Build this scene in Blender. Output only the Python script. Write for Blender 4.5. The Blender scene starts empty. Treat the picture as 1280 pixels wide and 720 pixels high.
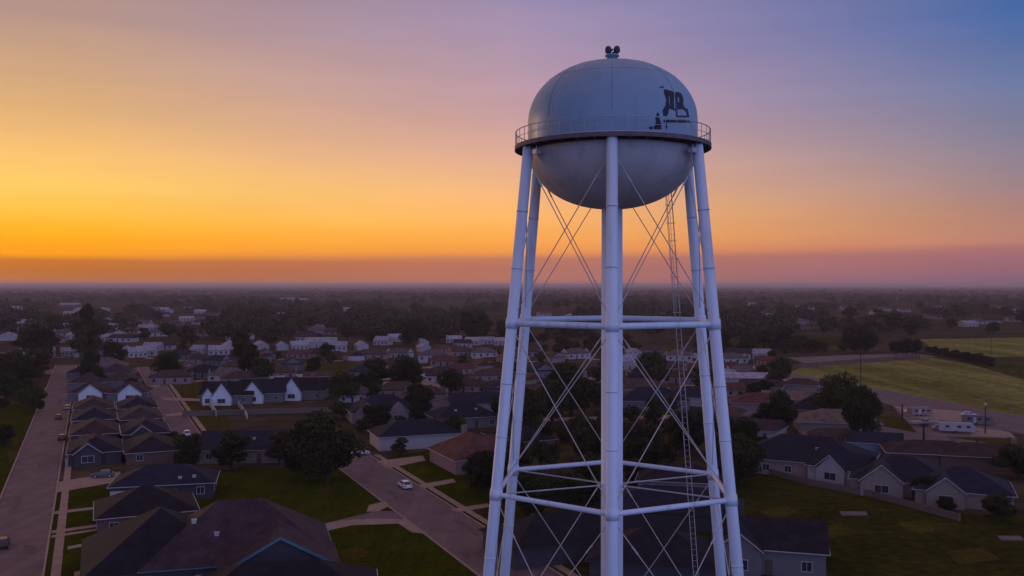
import bpy, math, random
from math import sin, cos, pi, radians, sqrt, atan2
from mathutils import Vector, Matrix

random.seed(7)
C = bpy.context.scene
COL = C.collection
H = 40.0            # height of the camera above the ground
F = 1180.0          # focal length in pixels of a 1280 px wide frame
HZ = 356.0
AG = 23.7           # direction of the street grid, degrees


def G(px, py, z=0.0):
    """point of the ground (or of the level z) seen at a pixel of the 1280x720 photograph"""
    d = (H - z) * F / (py - HZ)
    return Vector(((px - 640) / F * d, d, z))


# ------------------------------------------------------------------ materials
def s2l(c):
    return tuple((v / 255 / 12.92) if v / 255 <= 0.04045 else ((v / 255 + 0.055) / 1.055) ** 2.4 for v in c) + (1,)


MATS = {}


def mat(name, col, rough=0.8, var=0.25, scale=1.0, bump=0.0, metal=0.0, spec=0.3, detail=6, stretch=None, col2=None, obj_rand=0.0):
    if name in MATS:
        return MATS[name]
    m = bpy.data.materials.new(name)
    m.use_nodes = True
    nt = m.node_tree
    b = nt.nodes['Principled BSDF']
    b.inputs['Roughness'].default_value = rough
    b.inputs['Metallic'].default_value = metal
    b.inputs['Specular IOR Level'].default_value = spec
    tc = nt.nodes.new('ShaderNodeTexCoord')
    mp = nt.nodes.new('ShaderNodeMapping')
    if stretch:
        mp.inputs['Scale'].default_value = stretch
    nt.links.new(tc.outputs['Object'], mp.inputs['Vector'])
    nz = nt.nodes.new('ShaderNodeTexNoise')
    nz.inputs['Scale'].default_value = scale
    nz.inputs['Detail'].default_value = detail
    nz.inputs['Roughness'].default_value = 0.65
    nt.links.new(mp.outputs['Vector'], nz.inputs['Vector'])
    cr = nt.nodes.new('ShaderNodeValToRGB')
    cr.color_ramp.elements[0].position = 0.3
    cr.color_ramp.elements[1].position = 0.7
    c1 = tuple(max(0, v * (1 - var)) for v in col[:3]) + (1,)
    c2 = (tuple(col2) + (1,)) if col2 else tuple(min(1, v * (1 + var)) for v in col[:3]) + (1,)
    cr.color_ramp.elements[0].color = c1
    cr.color_ramp.elements[1].color = c2
    nt.links.new(nz.outputs['Fac'], cr.inputs['Fac'])
    out = cr.outputs['Color']
    if obj_rand:
        oi = nt.nodes.new('ShaderNodeObjectInfo')
        mr = nt.nodes.new('ShaderNodeMapRange')
        mr.inputs['To Min'].default_value = 1 - obj_rand
        mr.inputs['To Max'].default_value = 1 + obj_rand
        nt.links.new(oi.outputs['Random'], mr.inputs['Value'])
        hs = nt.nodes.new('ShaderNodeHueSaturation')
        nt.links.new(mr.outputs['Result'], hs.inputs['Value'])
        nt.links.new(out, hs.inputs['Color'])
        out = hs.outputs['Color']
    nt.links.new(out, b.inputs['Base Color'])
    if bump:
        bp = nt.nodes.new('ShaderNodeBump')
        bp.inputs['Strength'].default_value = bump
        bp.inputs['Distance'].default_value = 0.05
        nt.links.new(nz.outputs['Fac'], bp.inputs['Height'])
        nt.links.new(bp.outputs['Normal'], b.inputs['Normal'])
    MATS[name] = m
    return m


def weather(m, col, amount=0.5, zs=0.08, scale=1.6):
    """rust and dirt runs: long vertical stains over the paint"""
    nt = m.node_tree
    b = nt.nodes['Principled BSDF']
    tc = nt.nodes['Texture Coordinate']
    mp = nt.nodes.new('ShaderNodeMapping')
    mp.inputs['Scale'].default_value = (1, 1, zs)
    nt.links.new(tc.outputs['Object'], mp.inputs['Vector'])
    n = nt.nodes.new('ShaderNodeTexNoise')
    n.inputs['Scale'].default_value = scale
    n.inputs['Detail'].default_value = 9
    n.inputs['Roughness'].default_value = 0.7
    nt.links.new(mp.outputs['Vector'], n.inputs['Vector'])
    r = nt.nodes.new('ShaderNodeMapRange')
    r.inputs['From Min'].default_value = 0.52
    r.inputs['From Max'].default_value = 0.75
    r.inputs['To Max'].default_value = amount
    nt.links.new(n.outputs['Fac'], r.inputs['Value'])
    mx = nt.nodes.new('ShaderNodeMix')
    mx.data_type = 'RGBA'
    src = b.inputs['Base Color'].links[0].from_socket
    nt.links.new(r.outputs['Result'], mx.inputs['Factor'])
    nt.links.new(src, mx.inputs[6])
    mx.inputs[7].default_value = tuple(col) + (1,)
    nt.links.new(mx.outputs[2], b.inputs['Base Color'])


def roof_mat(name, col):
    """asphalt shingles: mottled courses"""
    if name in MATS:
        return MATS[name]
    m = mat(name, col, rough=0.85, var=0.5, scale=0.45, spec=0.2, obj_rand=0.15)
    nt = m.node_tree
    b = nt.nodes['Principled BSDF']
    tc = nt.nodes['Texture Coordinate']
    br = nt.nodes.new('ShaderNodeTexBrick')
    br.inputs['Scale'].default_value = 1.6
    br.inputs['Mortar Size'].default_value = 0.03
    br.inputs['Color1'].default_value = (1, 1, 1, 1)
    br.inputs['Color2'].default_value = (0.62, 0.62, 0.62, 1)
    br.inputs['Mortar'].default_value = (0.4, 0.4, 0.4, 1)
    mp = nt.nodes.new('ShaderNodeMapping')
    nt.links.new(tc.outputs['Object'], mp.inputs['Vector'])
    nt.links.new(mp.outputs['Vector'], br.inputs['Vector'])
    mx = nt.nodes.new('ShaderNodeMix')
    mx.data_type = 'RGBA'
    mx.blend_type = 'MULTIPLY'
    mx.inputs['Factor'].default_value = 0.6
    src = b.inputs['Base Color'].links[0].from_socket
    nt.links.new(src, mx.inputs[6])
    nt.links.new(br.outputs['Color'], mx.inputs[7])
    nt.links.new(mx.outputs[2], b.inputs['Base Color'])
    return m


LEG_PAINT = mat('leg_paint', (0.60, 0.71, 0.86), 0.45, 0.05, 0.6, spec=0.5, stretch=(1, 1, 0.15))
DOME_PAINT = mat('dome_paint', (0.21, 0.33, 0.46), 0.35, 0.06, 0.35, spec=0.5, stretch=(1, 1, 0.25))
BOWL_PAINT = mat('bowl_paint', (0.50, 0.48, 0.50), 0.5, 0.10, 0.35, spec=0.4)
weather(LEG_PAINT, (0.30, 0.25, 0.26), 0.55)
weather(DOME_PAINT, (0.12, 0.17, 0.24), 0.5, 0.15, 1.2)
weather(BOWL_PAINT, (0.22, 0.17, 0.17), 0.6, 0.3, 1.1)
DARK_STEEL = mat('dark_steel', (0.05, 0.045, 0.06), 0.6, 0.2, 2)
ROD = mat('rod_paint', (0.50, 0.46, 0.46), 0.6, 0.1, 2)
STEEL = mat('galvanised_steel', (0.42, 0.42, 0.45), 0.5, 0.15, 2, metal=0.3)
LOGO = mat('emblem_paint', (0.012, 0.012, 0.035), 0.5, 0.2, 2)
LOGO_PALE = mat('emblem_pale_paint', (0.30, 0.33, 0.46), 0.5, 0.1, 2)
GLASS = mat('window_glass', (0.03, 0.035, 0.05), 0.08, 0.2, 1, spec=0.8)
TRIM = mat('white_trim', (0.42, 0.38, 0.39), 0.6, 0.08, 1)
DOORM = mat('door_paint', (0.10, 0.06, 0.05), 0.5, 0.2, 1, obj_rand=0.3)
GARAGE = mat('garage_panel', (0.42, 0.40, 0.42), 0.6, 0.08, 1)
BRICKR = mat('chimney_brick', (0.20, 0.12, 0.10), 0.9, 0.3, 6)
W = {
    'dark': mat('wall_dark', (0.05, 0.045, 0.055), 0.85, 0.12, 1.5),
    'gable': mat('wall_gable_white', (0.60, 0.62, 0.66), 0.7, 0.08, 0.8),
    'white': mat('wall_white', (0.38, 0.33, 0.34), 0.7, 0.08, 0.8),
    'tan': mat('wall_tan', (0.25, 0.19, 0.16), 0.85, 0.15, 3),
    'brick': mat('wall_brick', (0.13, 0.075, 0.065), 0.9, 0.25, 5),
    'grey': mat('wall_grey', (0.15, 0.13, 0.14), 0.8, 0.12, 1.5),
    'pink': mat('wall_pink', (0.27, 0.18, 0.18), 0.85, 0.15, 3),
    'blue': mat('wall_blue', (0.20, 0.24, 0.32), 0.8, 0.12, 1.5),
}
R = {
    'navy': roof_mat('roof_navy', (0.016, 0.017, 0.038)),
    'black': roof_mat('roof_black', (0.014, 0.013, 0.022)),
    'plum': roof_mat('roof_plum', (0.052, 0.031, 0.040)),
    'red': roof_mat('roof_red', (0.11, 0.045, 0.042)),
    'brown': roof_mat('roof_brown', (0.075, 0.046, 0.040)),
    'grey': roof_mat('roof_grey', (0.12, 0.095, 0.105)),
    'tanr': roof_mat('roof_tan', (0.17, 0.125, 0.105)),
    'maroon': roof_mat('roof_maroon', (0.048, 0.026, 0.026)),
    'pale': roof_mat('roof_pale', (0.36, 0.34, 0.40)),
}
BARK = mat('bark', (0.045, 0.032, 0.025), 0.9, 0.3, 3)
ASPH = mat('asphalt', (0.150, 0.105, 0.106), 0.9, 0.22, 0.25, bump=0.2)
CONC = mat('concrete', (0.30, 0.215, 0.175), 0.9, 0.2, 0.4)
KERB = mat('kerb_concrete', (0.32, 0.23, 0.19), 0.9, 0.15, 0.7)
DIRT = mat('bare_dirt', (0.17, 0.125, 0.115), 0.95, 0.3, 0.12)
FENCEM = mat('fence_wood', (0.15, 0.11, 0.095), 0.9, 0.25, 2)
FENCEW = mat('fence_vinyl', (0.50, 0.42, 0.40), 0.7, 0.08, 2)
POLE = mat('pole_wood', (0.05, 0.038, 0.035), 0.9, 0.2, 3)


def foliage(name, c1, c2):
    m = mat(name, c1, 0.75, 0.3, 0.35, spec=0.15, col2=c2, obj_rand=0.35)
    return m


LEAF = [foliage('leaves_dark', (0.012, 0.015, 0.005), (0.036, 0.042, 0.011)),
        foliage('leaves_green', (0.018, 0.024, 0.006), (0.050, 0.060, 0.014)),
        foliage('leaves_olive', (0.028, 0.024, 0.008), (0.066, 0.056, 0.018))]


def grass_mat(name, a, b, scale=0.05, fine=1.2):
    if name in MATS:
        return MATS[name]
    m = mat(name, a, 0.95, 0.0, scale, spec=0.0, col2=b, bump=0.3)
    nt = m.node_tree
    bs = nt.nodes['Principled BSDF']
    n2 = nt.nodes.new('ShaderNodeTexNoise')
    n2.inputs['Scale'].default_value = fine
    n2.inputs['Detail'].default_value = 8
    nt.links.new(nt.nodes['Texture Coordinate'].outputs['Object'], n2.inputs['Vector'])
    mr = nt.nodes.new('ShaderNodeMapRange')
    mr.inputs['From Min'].default_value = 0.3
    mr.inputs['From Max'].default_value = 0.7
    mr.inputs['To Min'].default_value = 0.6
    mr.inputs['To Max'].default_value = 1.35
    nt.links.new(n2.outputs['Fac'], mr.inputs['Value'])
    hs = nt.nodes.new('ShaderNodeHueSaturation')
    src = bs.inputs['Base Color'].links[0].from_socket
    nt.links.new(src, hs.inputs['Color'])
    nt.links.new(mr.outputs['Result'], hs.inputs['Value'])
    nt.links.new(hs.outputs['Color'], bs.inputs['Base Color'])
    return m


LAWN = grass_mat('lawn_grass', (0.026, 0.034, 0.0015), (0.050, 0.060, 0.003), 0.12)
LAWN2 = grass_mat('dry_grass', (0.046, 0.038, 0.008), (0.085, 0.070, 0.014), 0.08)
FIELD = grass_mat('field_grass', (0.145, 0.150, 0.032), (0.270, 0.250, 0.080), 0.03, 0.3)



def streaks(m, rot, scale, lo=0.72, hi=1.25):
    nt = m.node_tree
    b = nt.nodes['Principled BSDF']
    mp = nt.nodes.new('ShaderNodeMapping')
    mp.inputs['Rotation'].default_value = (0, 0, rot)
    mp.inputs['Scale'].default_value = (1, 0.04, 1)
    nt.links.new(nt.nodes['Texture Coordinate'].outputs['Object'], mp.inputs['Vector'])
    n = nt.nodes.new('ShaderNodeTexNoise')
    n.inputs['Scale'].default_value = scale
    n.inputs['Detail'].default_value = 4
    nt.links.new(mp.outputs['Vector'], n.inputs['Vector'])
    r = nt.nodes.new('ShaderNodeMapRange')
    r.inputs['From Min'].default_value = 0.35
    r.inputs['From Max'].default_value = 0.65
    r.inputs['To Min'].default_value = lo
    r.inputs['To Max'].default_value = hi
    nt.links.new(n.outputs['Fac'], r.inputs['Value'])
    hs = nt.nodes.new('ShaderNodeHueSaturation')
    nt.links.new(b.inputs['Base Color'].links[0].from_socket, hs.inputs['Color'])
    nt.links.new(r.outputs['Result'], hs.inputs['Value'])
    nt.links.new(hs.outputs['Color'], b.inputs['Base Color'])


streaks(FIELD, 1.25, 0.09)
streaks(LAWN, 0.41, 0.55, 0.85, 1.15)
streaks(ASPH, -0.413, 0.5, 0.86, 1.12)
PADD = grass_mat('rough_pasture', (0.020, 0.024, 0.003), (0.058, 0.056, 0.010), 0.06, 0.6)

PADG = grass_mat('meadow_grass', (0.040, 0.050, 0.010), (0.085, 0.085, 0.026), 0.04, 0.3)

# ------------------------------------------------------------------ mesh helper
class MB:
    def __init__(s):
        s.v = []
        s.f = []
        s.mi = []
        s.m = 0

    def quad(s, *p):
        n = len(s.v)
        s.v += [tuple(q) for q in p]
        s.f.append(tuple(range(n, n + len(p))))
        s.mi.append(s.m)

    def box(s, x0, x1, y0, y1, z0, z1, M=None):
        p = [Vector((x, y, z)) for z in (z0, z1) for y in (y0, y1) for x in (x0, x1)]
        if M:
            p = [M @ q for q in p]
        n = len(s.v)
        s.v += [tuple(q) for q in p]
        for f in ((0, 2, 3, 1), (4, 5, 7, 6), (0, 1, 5, 4), (2, 6, 7, 3), (0, 4, 6, 2), (1, 3, 7, 5)):
            s.f.append(tuple(n + i for i in f))
            s.mi.append(s.m)
        return s

    def tube(s, a, b, r0, r1=None, n=10, cap=True):
        a, b = Vector(a), Vector(b)
        r1 = r0 if r1 is None else r1
        d = (b - a).normalized()
        u = d.cross(Vector((0, 0, 1)))
        if u.length < 1e-4:
            u = Vector((1, 0, 0))
        u.normalize()
        w = d.cross(u)
        k = len(s.v)
        for (c, r) in ((a, r0), (b, r1)):
            for i in range(n):
                t = 2 * pi * i / n
                s.v.append(tuple(c + u * (r * cos(t)) + w * (r * sin(t))))
        for i in range(n):
            j = (i + 1) % n
            s.f.append((k + i, k + j, k + n + j, k + n + i))
            s.mi.append(s.m)
        if cap:
            s.f.append(tuple(k + i for i in reversed(range(n))))
            s.f.append(tuple(k + n + i for i in range(n)))
            s.mi += [s.m, s.m]
        return s

    def lathe(s, prof, n=64, c=(0, 0, 0)):
        k = len(s.v)
        for (r, z) in prof:
            for i in range(n):
                t = 2 * pi * i / n
                s.v.append((c[0] + r * cos(t), c[1] + r * sin(t), c[2] + z))
        for q in range(len(prof) - 1):
            for i in range(n):
                j = (i + 1) % n
                s.f.append((k + q * n + i, k + q * n + j, k + (q + 1) * n + j, k + (q + 1) * n + i))
                s.mi.append(s.m)
        return s

    def prism(s, poly, z0, z1):
        k = len(s.v)
        n = len(poly)
        s.v += [(p[0], p[1], z0) for p in poly] + [(p[0], p[1], z1) for p in poly]
        s.f.append(tuple(k + i for i in reversed(range(n))))
        s.f.append(tuple(k + n + i for i in range(n)))
        for i in range(n):
            j = (i + 1) % n
            s.f.append((k + i, k + j, k + n + j, k + n + i))
        s.mi += [s.m] * (n + 2)
        return s

    def mesh(s, name, mats, smooth=False):
        me = bpy.data.meshes.new(name)
        me.from_pydata(s.v, [], s.f)
        if not isinstance(mats, (list, tuple)):
            mats = [mats]
        for m in mats:
            me.materials.append(m)
        me.polygons.foreach_set('material_index', s.mi)
        if smooth:
            me.polygons.foreach_set('use_smooth', [True] * len(s.f))
        me.validate()
        me.update()
        return me

    def obj(s, name, mats, parent=None, smooth=False, loc=None):
        return link(name, s.mesh(name, mats, smooth), parent, loc)


def link(name, data, parent=None, loc=None, rz=0.0):
    o = bpy.data.objects.new(name, data)
    COL.objects.link(o)
    if parent:
        o.parent = parent
    if loc is not None:
        o.location = loc
    o.rotation_euler = (0, 0, rz)
    return o


def tag(o, label, cat, group=None):
    o['label'] = label
    o['category'] = cat
    if group:
        o['group'] = group
    return o


def thing(name, label, cat, loc, rz=0.0, group=None):
    return tag(link(name, None, None, loc, rz), label, cat, group)


def struct(o, kind='structure', label=None):
    o['kind'] = kind
    if label:
        o['label'] = label
    return o


def copy_tree(o, parent=None):
    c = o.copy()
    COL.objects.link(c)
    if parent:
        c.parent = parent
    for ch in list(o.children):
        copy_tree(ch, c)
    return c


# ------------------------------------------------------------------ ground, roads
g = MB()
g.quad((-70000, -3000, 0), (70000, -3000, 0), (70000, 75000, 0), (-70000, 75000, 0))
GROUND = grass_mat('ground_cover', (0.034, 0.030, 0.012), (0.105, 0.078, 0.056), 0.012, 0.15)
struct(g.obj('ground', GROUND))


def sheet(name, pts, m, z=0.02, px=True, label=None):
    """flat paved or grassed area as a thin sheet"""
    P = [G(*p) if px else Vector((p[0], p[1], 0)) for p in pts]
    a = sum(P[i].x * P[(i + 1) % len(P)].y - P[(i + 1) % len(P)].x * P[i].y for i in range(len(P)))
    if a < 0:
        P.reverse()
    b = MB()
    b.prism([(p.x, p.y) for p in P], -0.05, z)
    return struct(b.obj(name, m), label=label)


def street(y0, y1, c0, slope, w, walk_r=True, walk_l=True):
    """street parallel to the grid: left edge X = c0 + slope*Y, width w along X"""
    def q(off, y):
        return (c0 + slope * y + off, y)
    sheet('road', [q(0, y0), q(w, y0), q(w, y1), q(0, y1)], ASPH, 0.04, px=False)
    for on, a, b in ((walk_l, -0.35, 0), (walk_r, w, w + 0.35)):
        k = MB()
        k.prism([q(a, y0), q(b, y0), q(b, y1), q(a, y1)], -0.05, 0.16)
        struct(k.obj('kerb', KERB))
    if walk_r:
        sheet('pavement', [q(w + 1.2, y0), q(w + 2.6, y0), q(w + 2.6, y1), q(w + 1.2, y1)], CONC, 0.06, px=False)


# large grassed areas
sheet('lawn', [(-60, 760), (-60, 505), (46, 505), (20, 590), (-30, 700)], LAWN, 0.02)
sheet('lawn', [(70, 600), (152, 600), (156, 760), (48, 760)], LAWN, 0.021)
sheet('lawn', [(230, 600), (300, 584), (440, 585), (560, 690), (640, 760), (300, 760), (200, 640)], LAWN, 0.022)
sheet('dry_lawn', [(205, 480), (265, 478), (300, 560), (255, 582), (222, 545)], LAWN2, 0.023)
sheet('dry_lawn', [(395, 455), (505, 455), (530, 478), (400, 480)], LAWN2, 0.024)
sheet('lawn', [(466, 574), (560, 560), (640, 600), (700, 740), (640, 720)], LAWN, 0.025)
sheet('dry_lawn', [(640, 520), (860, 515), (880, 560), (640, 560)], LAWN2, 0.026)
sheet('pasture', [(905, 590), (1020, 590), (1180, 640), (1340, 650), (1400, 800), (700, 800), (700, 700), (880, 640)], PADD, 0.027)
sheet('dry_lawn', [(1060, 520), (1120, 520), (1300, 560), (1300, 570), (1080, 545)], LAWN2, 0.028)
sheet('field', [(985, 466), (1010, 456), (1165, 447), (1215, 456), (1340, 492), (1340, 545), (1110, 488)], FIELD, 0.03)
sheet('field', [(1150, 424), (1340, 421), (1340, 446), (1232, 446), (1166, 436)], FIELD, 0.031)
sheet('field', [(925, 428), (985, 424), (1100, 421), (1105, 428), (1010, 434), (930, 437)], PADD, 0.032)
sheet('field', [(1238, 447), (1340, 447), (1340, 489), (1222, 458)], PADG, 0.0325)
sheet('dirt_strip', [(985, 447), (1140, 441), (1172, 446), (1012, 456)], DIRT, 0.035)
sheet('paved_lot', [(1118, 508), (1200, 514), (1232, 522), (1228, 530), (1140, 522)], CONC, 0.052)
sheet('paved_lot', [(1205, 533), (1262, 540), (1270, 547), (1216, 545)], CONC, 0.053)
sheet('paved_lot', [(896, 440), (960, 441), (968, 445), (900, 446)], CONC, 0.054)
sheet('paved_lot', [(950, 470), (985, 474), (1030, 488), (990, 484)], CONC, 0.0545)
sheet('dirt_yard', [(1112, 503), (1240, 512), (1260, 548), (1150, 545)], DIRT, 0.036)

street(100, 470, -6.6 - 10, -0.4477, 10, True, False)     # street on the left
street(250, 460, 20.0, -0.44, 7.5)                         # street between the blocks
street(100, 222, 52.3, -0.4375, 11.0)                      # street beside the tower
# the country road at the right and the yard road
sheet('road', [(955, 466), (985, 466), (1110, 488), (1340, 533), (1340, 556), (1115, 507), (1040, 487)], ASPH, 0.045)
sheet('road', [(1078, 528), (1150, 542), (1340, 568), (1340, 590), (1140, 560), (1085, 546)], ASPH, 0.046)
sheet('road', [(-20, 464), (60, 462), (210, 459), (210, 464), (60, 468), (-20, 471)], ASPH, 0.047)
sheet('road', [(100, 508), (206, 504), (210, 509), (100, 514)], ASPH, 0.048)
sheet('road', [(418, 652), (470, 639), (505, 640), (512, 650), (440, 652.5)], ASPH, 0.05)
PATCH = mat('patched_asphalt', (0.115, 0.082, 0.083), 0.9, 0.3, 0.8)
for i_, (y_, o_, l_, w_) in enumerate([(118, 3, 9, 2.2), (140, 6.5, 5, 2), (165, 2.5, 14, 1.4), (205, 5, 7, 2.5), (250, 3, 10, 2), (310, 5.5, 16, 1.8)]):
    q = lambda o, y: (-16.6 - .4477 * y + o, y)
    sheet('road_patch', [q(o_, y_), q(o_ + w_, y_), q(o_ + w_, y_ + l_), q(o_, y_ + l_)], PATCH, 0.048, px=False)
for i_, (y_, o_, l_, w_) in enumerate([(126, 4, 6, 2.4), (150, 7.5, 10, 1.5), (176, 3, 8, 2.2), (138, 1.2, 3, 1.4)]):
    q = lambda o, y: (52.3 - .4375 * y + o, y)
    sheet('road_patch', [q(o_, y_), q(o_ + w_, y_), q(o_ + w_, y_ + l_), q(o_, y_ + l_)], PATCH, 0.048, px=False)
for i_, pts in enumerate([[(425, 690), (445, 684), (462, 690), (450, 700), (428, 699)], [(395, 612), (408, 608), (418, 614), (400, 618)], [(1020, 660), (1050, 655), (1075, 666), (1040, 672)],
                          [(1120, 655), (1160, 650), (1190, 660), (1150, 668)], [(950, 640), (980, 632), (1000, 640), (970, 650)], [(1180, 690), (1230, 684), (1250, 700), (1200, 706)], [(10, 560), (22, 548), (24, 566), (12, 580)]]):
    sheet('worn_grass', pts, LAWN2, 0.040 + i_ * .001)
# drives and garden paths
for i, pts in enumerate([
    [(70, 603), (150, 590), (150, 602), (70, 616)],
    [(66, 640), (145, 631), (145, 633.5), (66, 643.5)],
    [(64, 664), (148, 652), (148, 655), (64, 667.5)],
    [(64, 670), (140, 658.5), (140, 660.5), (64, 673)],
    [(84, 684), (146, 672), (146, 675), (84, 687.5)],
    [(92, 716), (150, 703), (150, 707.5), (92, 722)],
    [(143, 675), (148, 675), (152, 708), (146, 708)],
    [(148, 618), (166, 620), (166, 650), (158, 655)],
    [(362, 665), (420, 652), (462, 649), (505, 650), (535, 668), (515, 666), (498, 655), (440, 657), (400, 666), (382, 672)],
    [(461, 632), (482, 627), (486, 633), (472, 640), (458, 640)],
    [(470, 577), (528, 570), (532, 576), (484, 586)],
    [(520, 607), (566, 599), (570, 603), (530, 611)],
    [(562, 637), (610, 630), (612, 634), (572, 641)],
    [(232, 563), (238, 553), (254, 541), (258, 545), (242, 560)],
    [(450, 480), (530, 474), (600, 490), (540, 492), (440, 486)],
    [(200, 497), (262, 499), (262, 502), (205, 500.5)],
    [(206, 518), (262, 513), (262, 515.5), (208, 521)],
    [(660, 523), (860, 519), (860, 523), (660, 527)],
    [(960, 505), (1010, 500), (1060, 512), (1020, 522)],
]):
    sheet('driveway', pts, CONC, 0.062 + 0.003 * i)

# ------------------------------------------------------------------ water tower
T0 = Vector((125 / F * 60, 60, 0))
TH = atan2(T0.y, T0.x)               # the front leg points at the camera
tower = thing('water_tower', 'white six legged water tower with rounded tank high above the houses', 'water tower', T0, TH - pi)
# local +x now points to the camera


def leg_r(z):                        # z measured from the camera level
    return 5.73 + (8.6 - z) * 0.1


LEG_A = [radians(v) for v in (0, 62.6, 121, 180, 239, 297.4)]


def leg_p(k, z):
    a = LEG_A[k % 6]
    r = leg_r(z)
    return Vector((r * cos(a), r * sin(a), z + H))


for k in range(6):
    b = MB()
    b.tube(leg_p(k, 8.56), leg_p(k, -39.6), 0.33, 0.36, n=20)
    b.tube(leg_p(k, -39.6), leg_p(k, -40.0), 0.9, 0.9, n=16)
    for z in (-2.35, -12.7, -25.0):
        pz = leg_p(k, z)
        b.tube(leg_p(k, z + .30), leg_p(k, z - .30), 0.385, 0.39, n=20)
    for z in (4.5, 1.0, -6.0, -9.2, -16.5, -20.5, -29, -33):
        b.tube(leg_p(k, z + .04), leg_p(k, z - .04), 0.362, 0.364, n=20)
    lg = b.obj('leg', LEG_PAINT, tower, smooth=False)
    for p in lg.data.polygons:
        p.use_smooth = len(p.vertices) == 4
RB = 5.35


def tank_profile():
    up, low = [], []
    n = 26
    for i in range(n + 1):
        t = pi / 2 * i / n
        e = 2 / 2.12
        up.append((max(0.001, RB * abs(cos(t)) ** e), 10.15 + 4.0 * sin(t) ** e))
        low.append((max(0.001, RB * sin(t) ** e), 8.75 - 3.95 * abs(cos(t)) ** e))
    return up, low


up, low = tank_profile()
b = MB()
b.lathe([(RB, 8.95), (RB, 9.55)] + up, 96, (0, 0, H))
dome = b.obj('tank_dome', DOME_PAINT, tower, smooth=True)
b = MB()
b.lathe(low + [(RB, 8.95)], 96, (0, 0, H))
bowl = b.obj('tank_bowl', BOWL_PAINT, tower, smooth=True)


def ring(mb, r0, r1, z0, z1, n=96):
    mb.lathe([(r0, z0), (r1, z0), (r1, z1), (r0, z1), (r0, z0)], n, (0, 0, H))


SEAM = mat('weld_paint', (0.14, 0.25, 0.36), 0.5, 0.15, 1)
# weld seams: meridians and a girth line on the dome
for j in range(8):
    a = j * pi / 4
    b = MB()
    for i in range(len(up) - 2):
        p, q = up[i], up[i + 1]
        b.tube((p[0] * cos(a) * 1.002, p[0] * sin(a) * 1.002, p[1] + H), (q[0] * cos(a) * 1.002, q[0] * sin(a) * 1.002, q[1] + H), 0.013, n=6, cap=False)
    b.obj('weld_seam', SEAM, dome)
for zi, rr_ in ((12, 1.0),):
    p = up[zi]
    b = MB()
    b.tube((0, 0, p[1] + H - .012), (0, 0, p[1] + H + .012), p[0] * 1.002, n=96, cap=False)
    b.obj('weld_seam', SEAM, dome)
# walkway
b = MB()
ring(b, RB + 0.005, 6.18, 8.58, 8.66)
ring(b, 6.08, 6.19, 8.50, 8.76)
ring(b, RB + 0.005, RB + 0.12, 8.42, 8.57)
for i in range(36):
    a = 2 * pi * i / 36
    M = Matrix.Translation((0, 0, H)) @ Matrix.Rotation(a, 4, 'Z')
    b.box(RB + 0.1, 6.07, -0.04, 0.04, 8.44, 8.575, M)
walk = b.obj('walkway', mat('walkway_steel', (0.13, 0.105, 0.12), 0.7, 0.3, 1.5), tower)
b = MB()
for zz, rr in ((9.64, 0.028), (9.2, 0.016)):
    pts = [(6.13 * cos(2 * pi * i / 72), 6.13 * sin(2 * pi * i / 72), zz + H) for i in range(72)]
    for i in range(72):
        b.tube(pts[i], pts[(i + 1) % 72], rr, n=6, cap=False)
for i in range(48):
    a = 2 * pi * i / 48
    b.tube((6.13 * cos(a), 6.13 * sin(a), 8.8 + H), (6.13 * cos(a), 6.13 * sin(a), 9.64 + H), 0.02, n=6)
b.obj('railing', mat('railing_paint', (0.42, 0.38, 0.42), 0.5, 0.1, 2), walk)
# riser
b = MB()
b.tube((0, 0, 0), (0, 0, H + 5.0), 0.74, 0.66, n=32)
rs = b.obj('riser_pipe', LEG_PAINT, tower)
for p in rs.data.polygons:
    p.use_smooth = len(p.vertices) == 4
ZL = (-2.35, -12.7, -25.0)
for zi, z in enumerate(ZL):
    for k in range(6):
        b = MB()
        p, q = leg_p(k, z), leg_p(k + 1, z)
        d = (q - p).normalized()
        b.tube(p + d * 0.25, q - d * 0.25, 0.155 if zi else 0.19, n=12)
        o = b.obj('girder', LEG_PAINT, tower)
        if zi:
            b = MB()
            b.tube(p - Vector((p.x, p.y, 0)).normalized() * 0.3, (0.7 * cos(LEG_A[k]), 0.7 * sin(LEG_A[k]), z + H), 0.05, n=6)
            b.obj('radial_rod', STEEL, tower)
levels = [(8.0, ZL[0]), (ZL[0], ZL[1]), (ZL[1], ZL[2]), (ZL[2], -39)]
for (za, zb) in levels:
    for k in range(6):
        for (p, q) in ((leg_p(k, za - .25), leg_p(k + 1, zb + .25)), (leg_p(k + 1, za - .25), leg_p(k, zb + .25))):
            d = (q - p).normalized()
            b = MB()
            b.tube(p + d * 0.3, q - d * 0.3, 0.030, n=6)
            m_ = p.lerp(q, .16)
            b.tube(m_ - d * 0.3, m_ + d * 0.3, 0.05, n=6)          # turnbuckle
            b.obj('brace_rod', ROD, tower)
# ladder with cage near the tank, hanging between the rear legs
b = MB()


def loc_xy(right, back):            # offsets seen from the camera -> tower local
    return Vector((-back, right * 1.0, 0))


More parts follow.
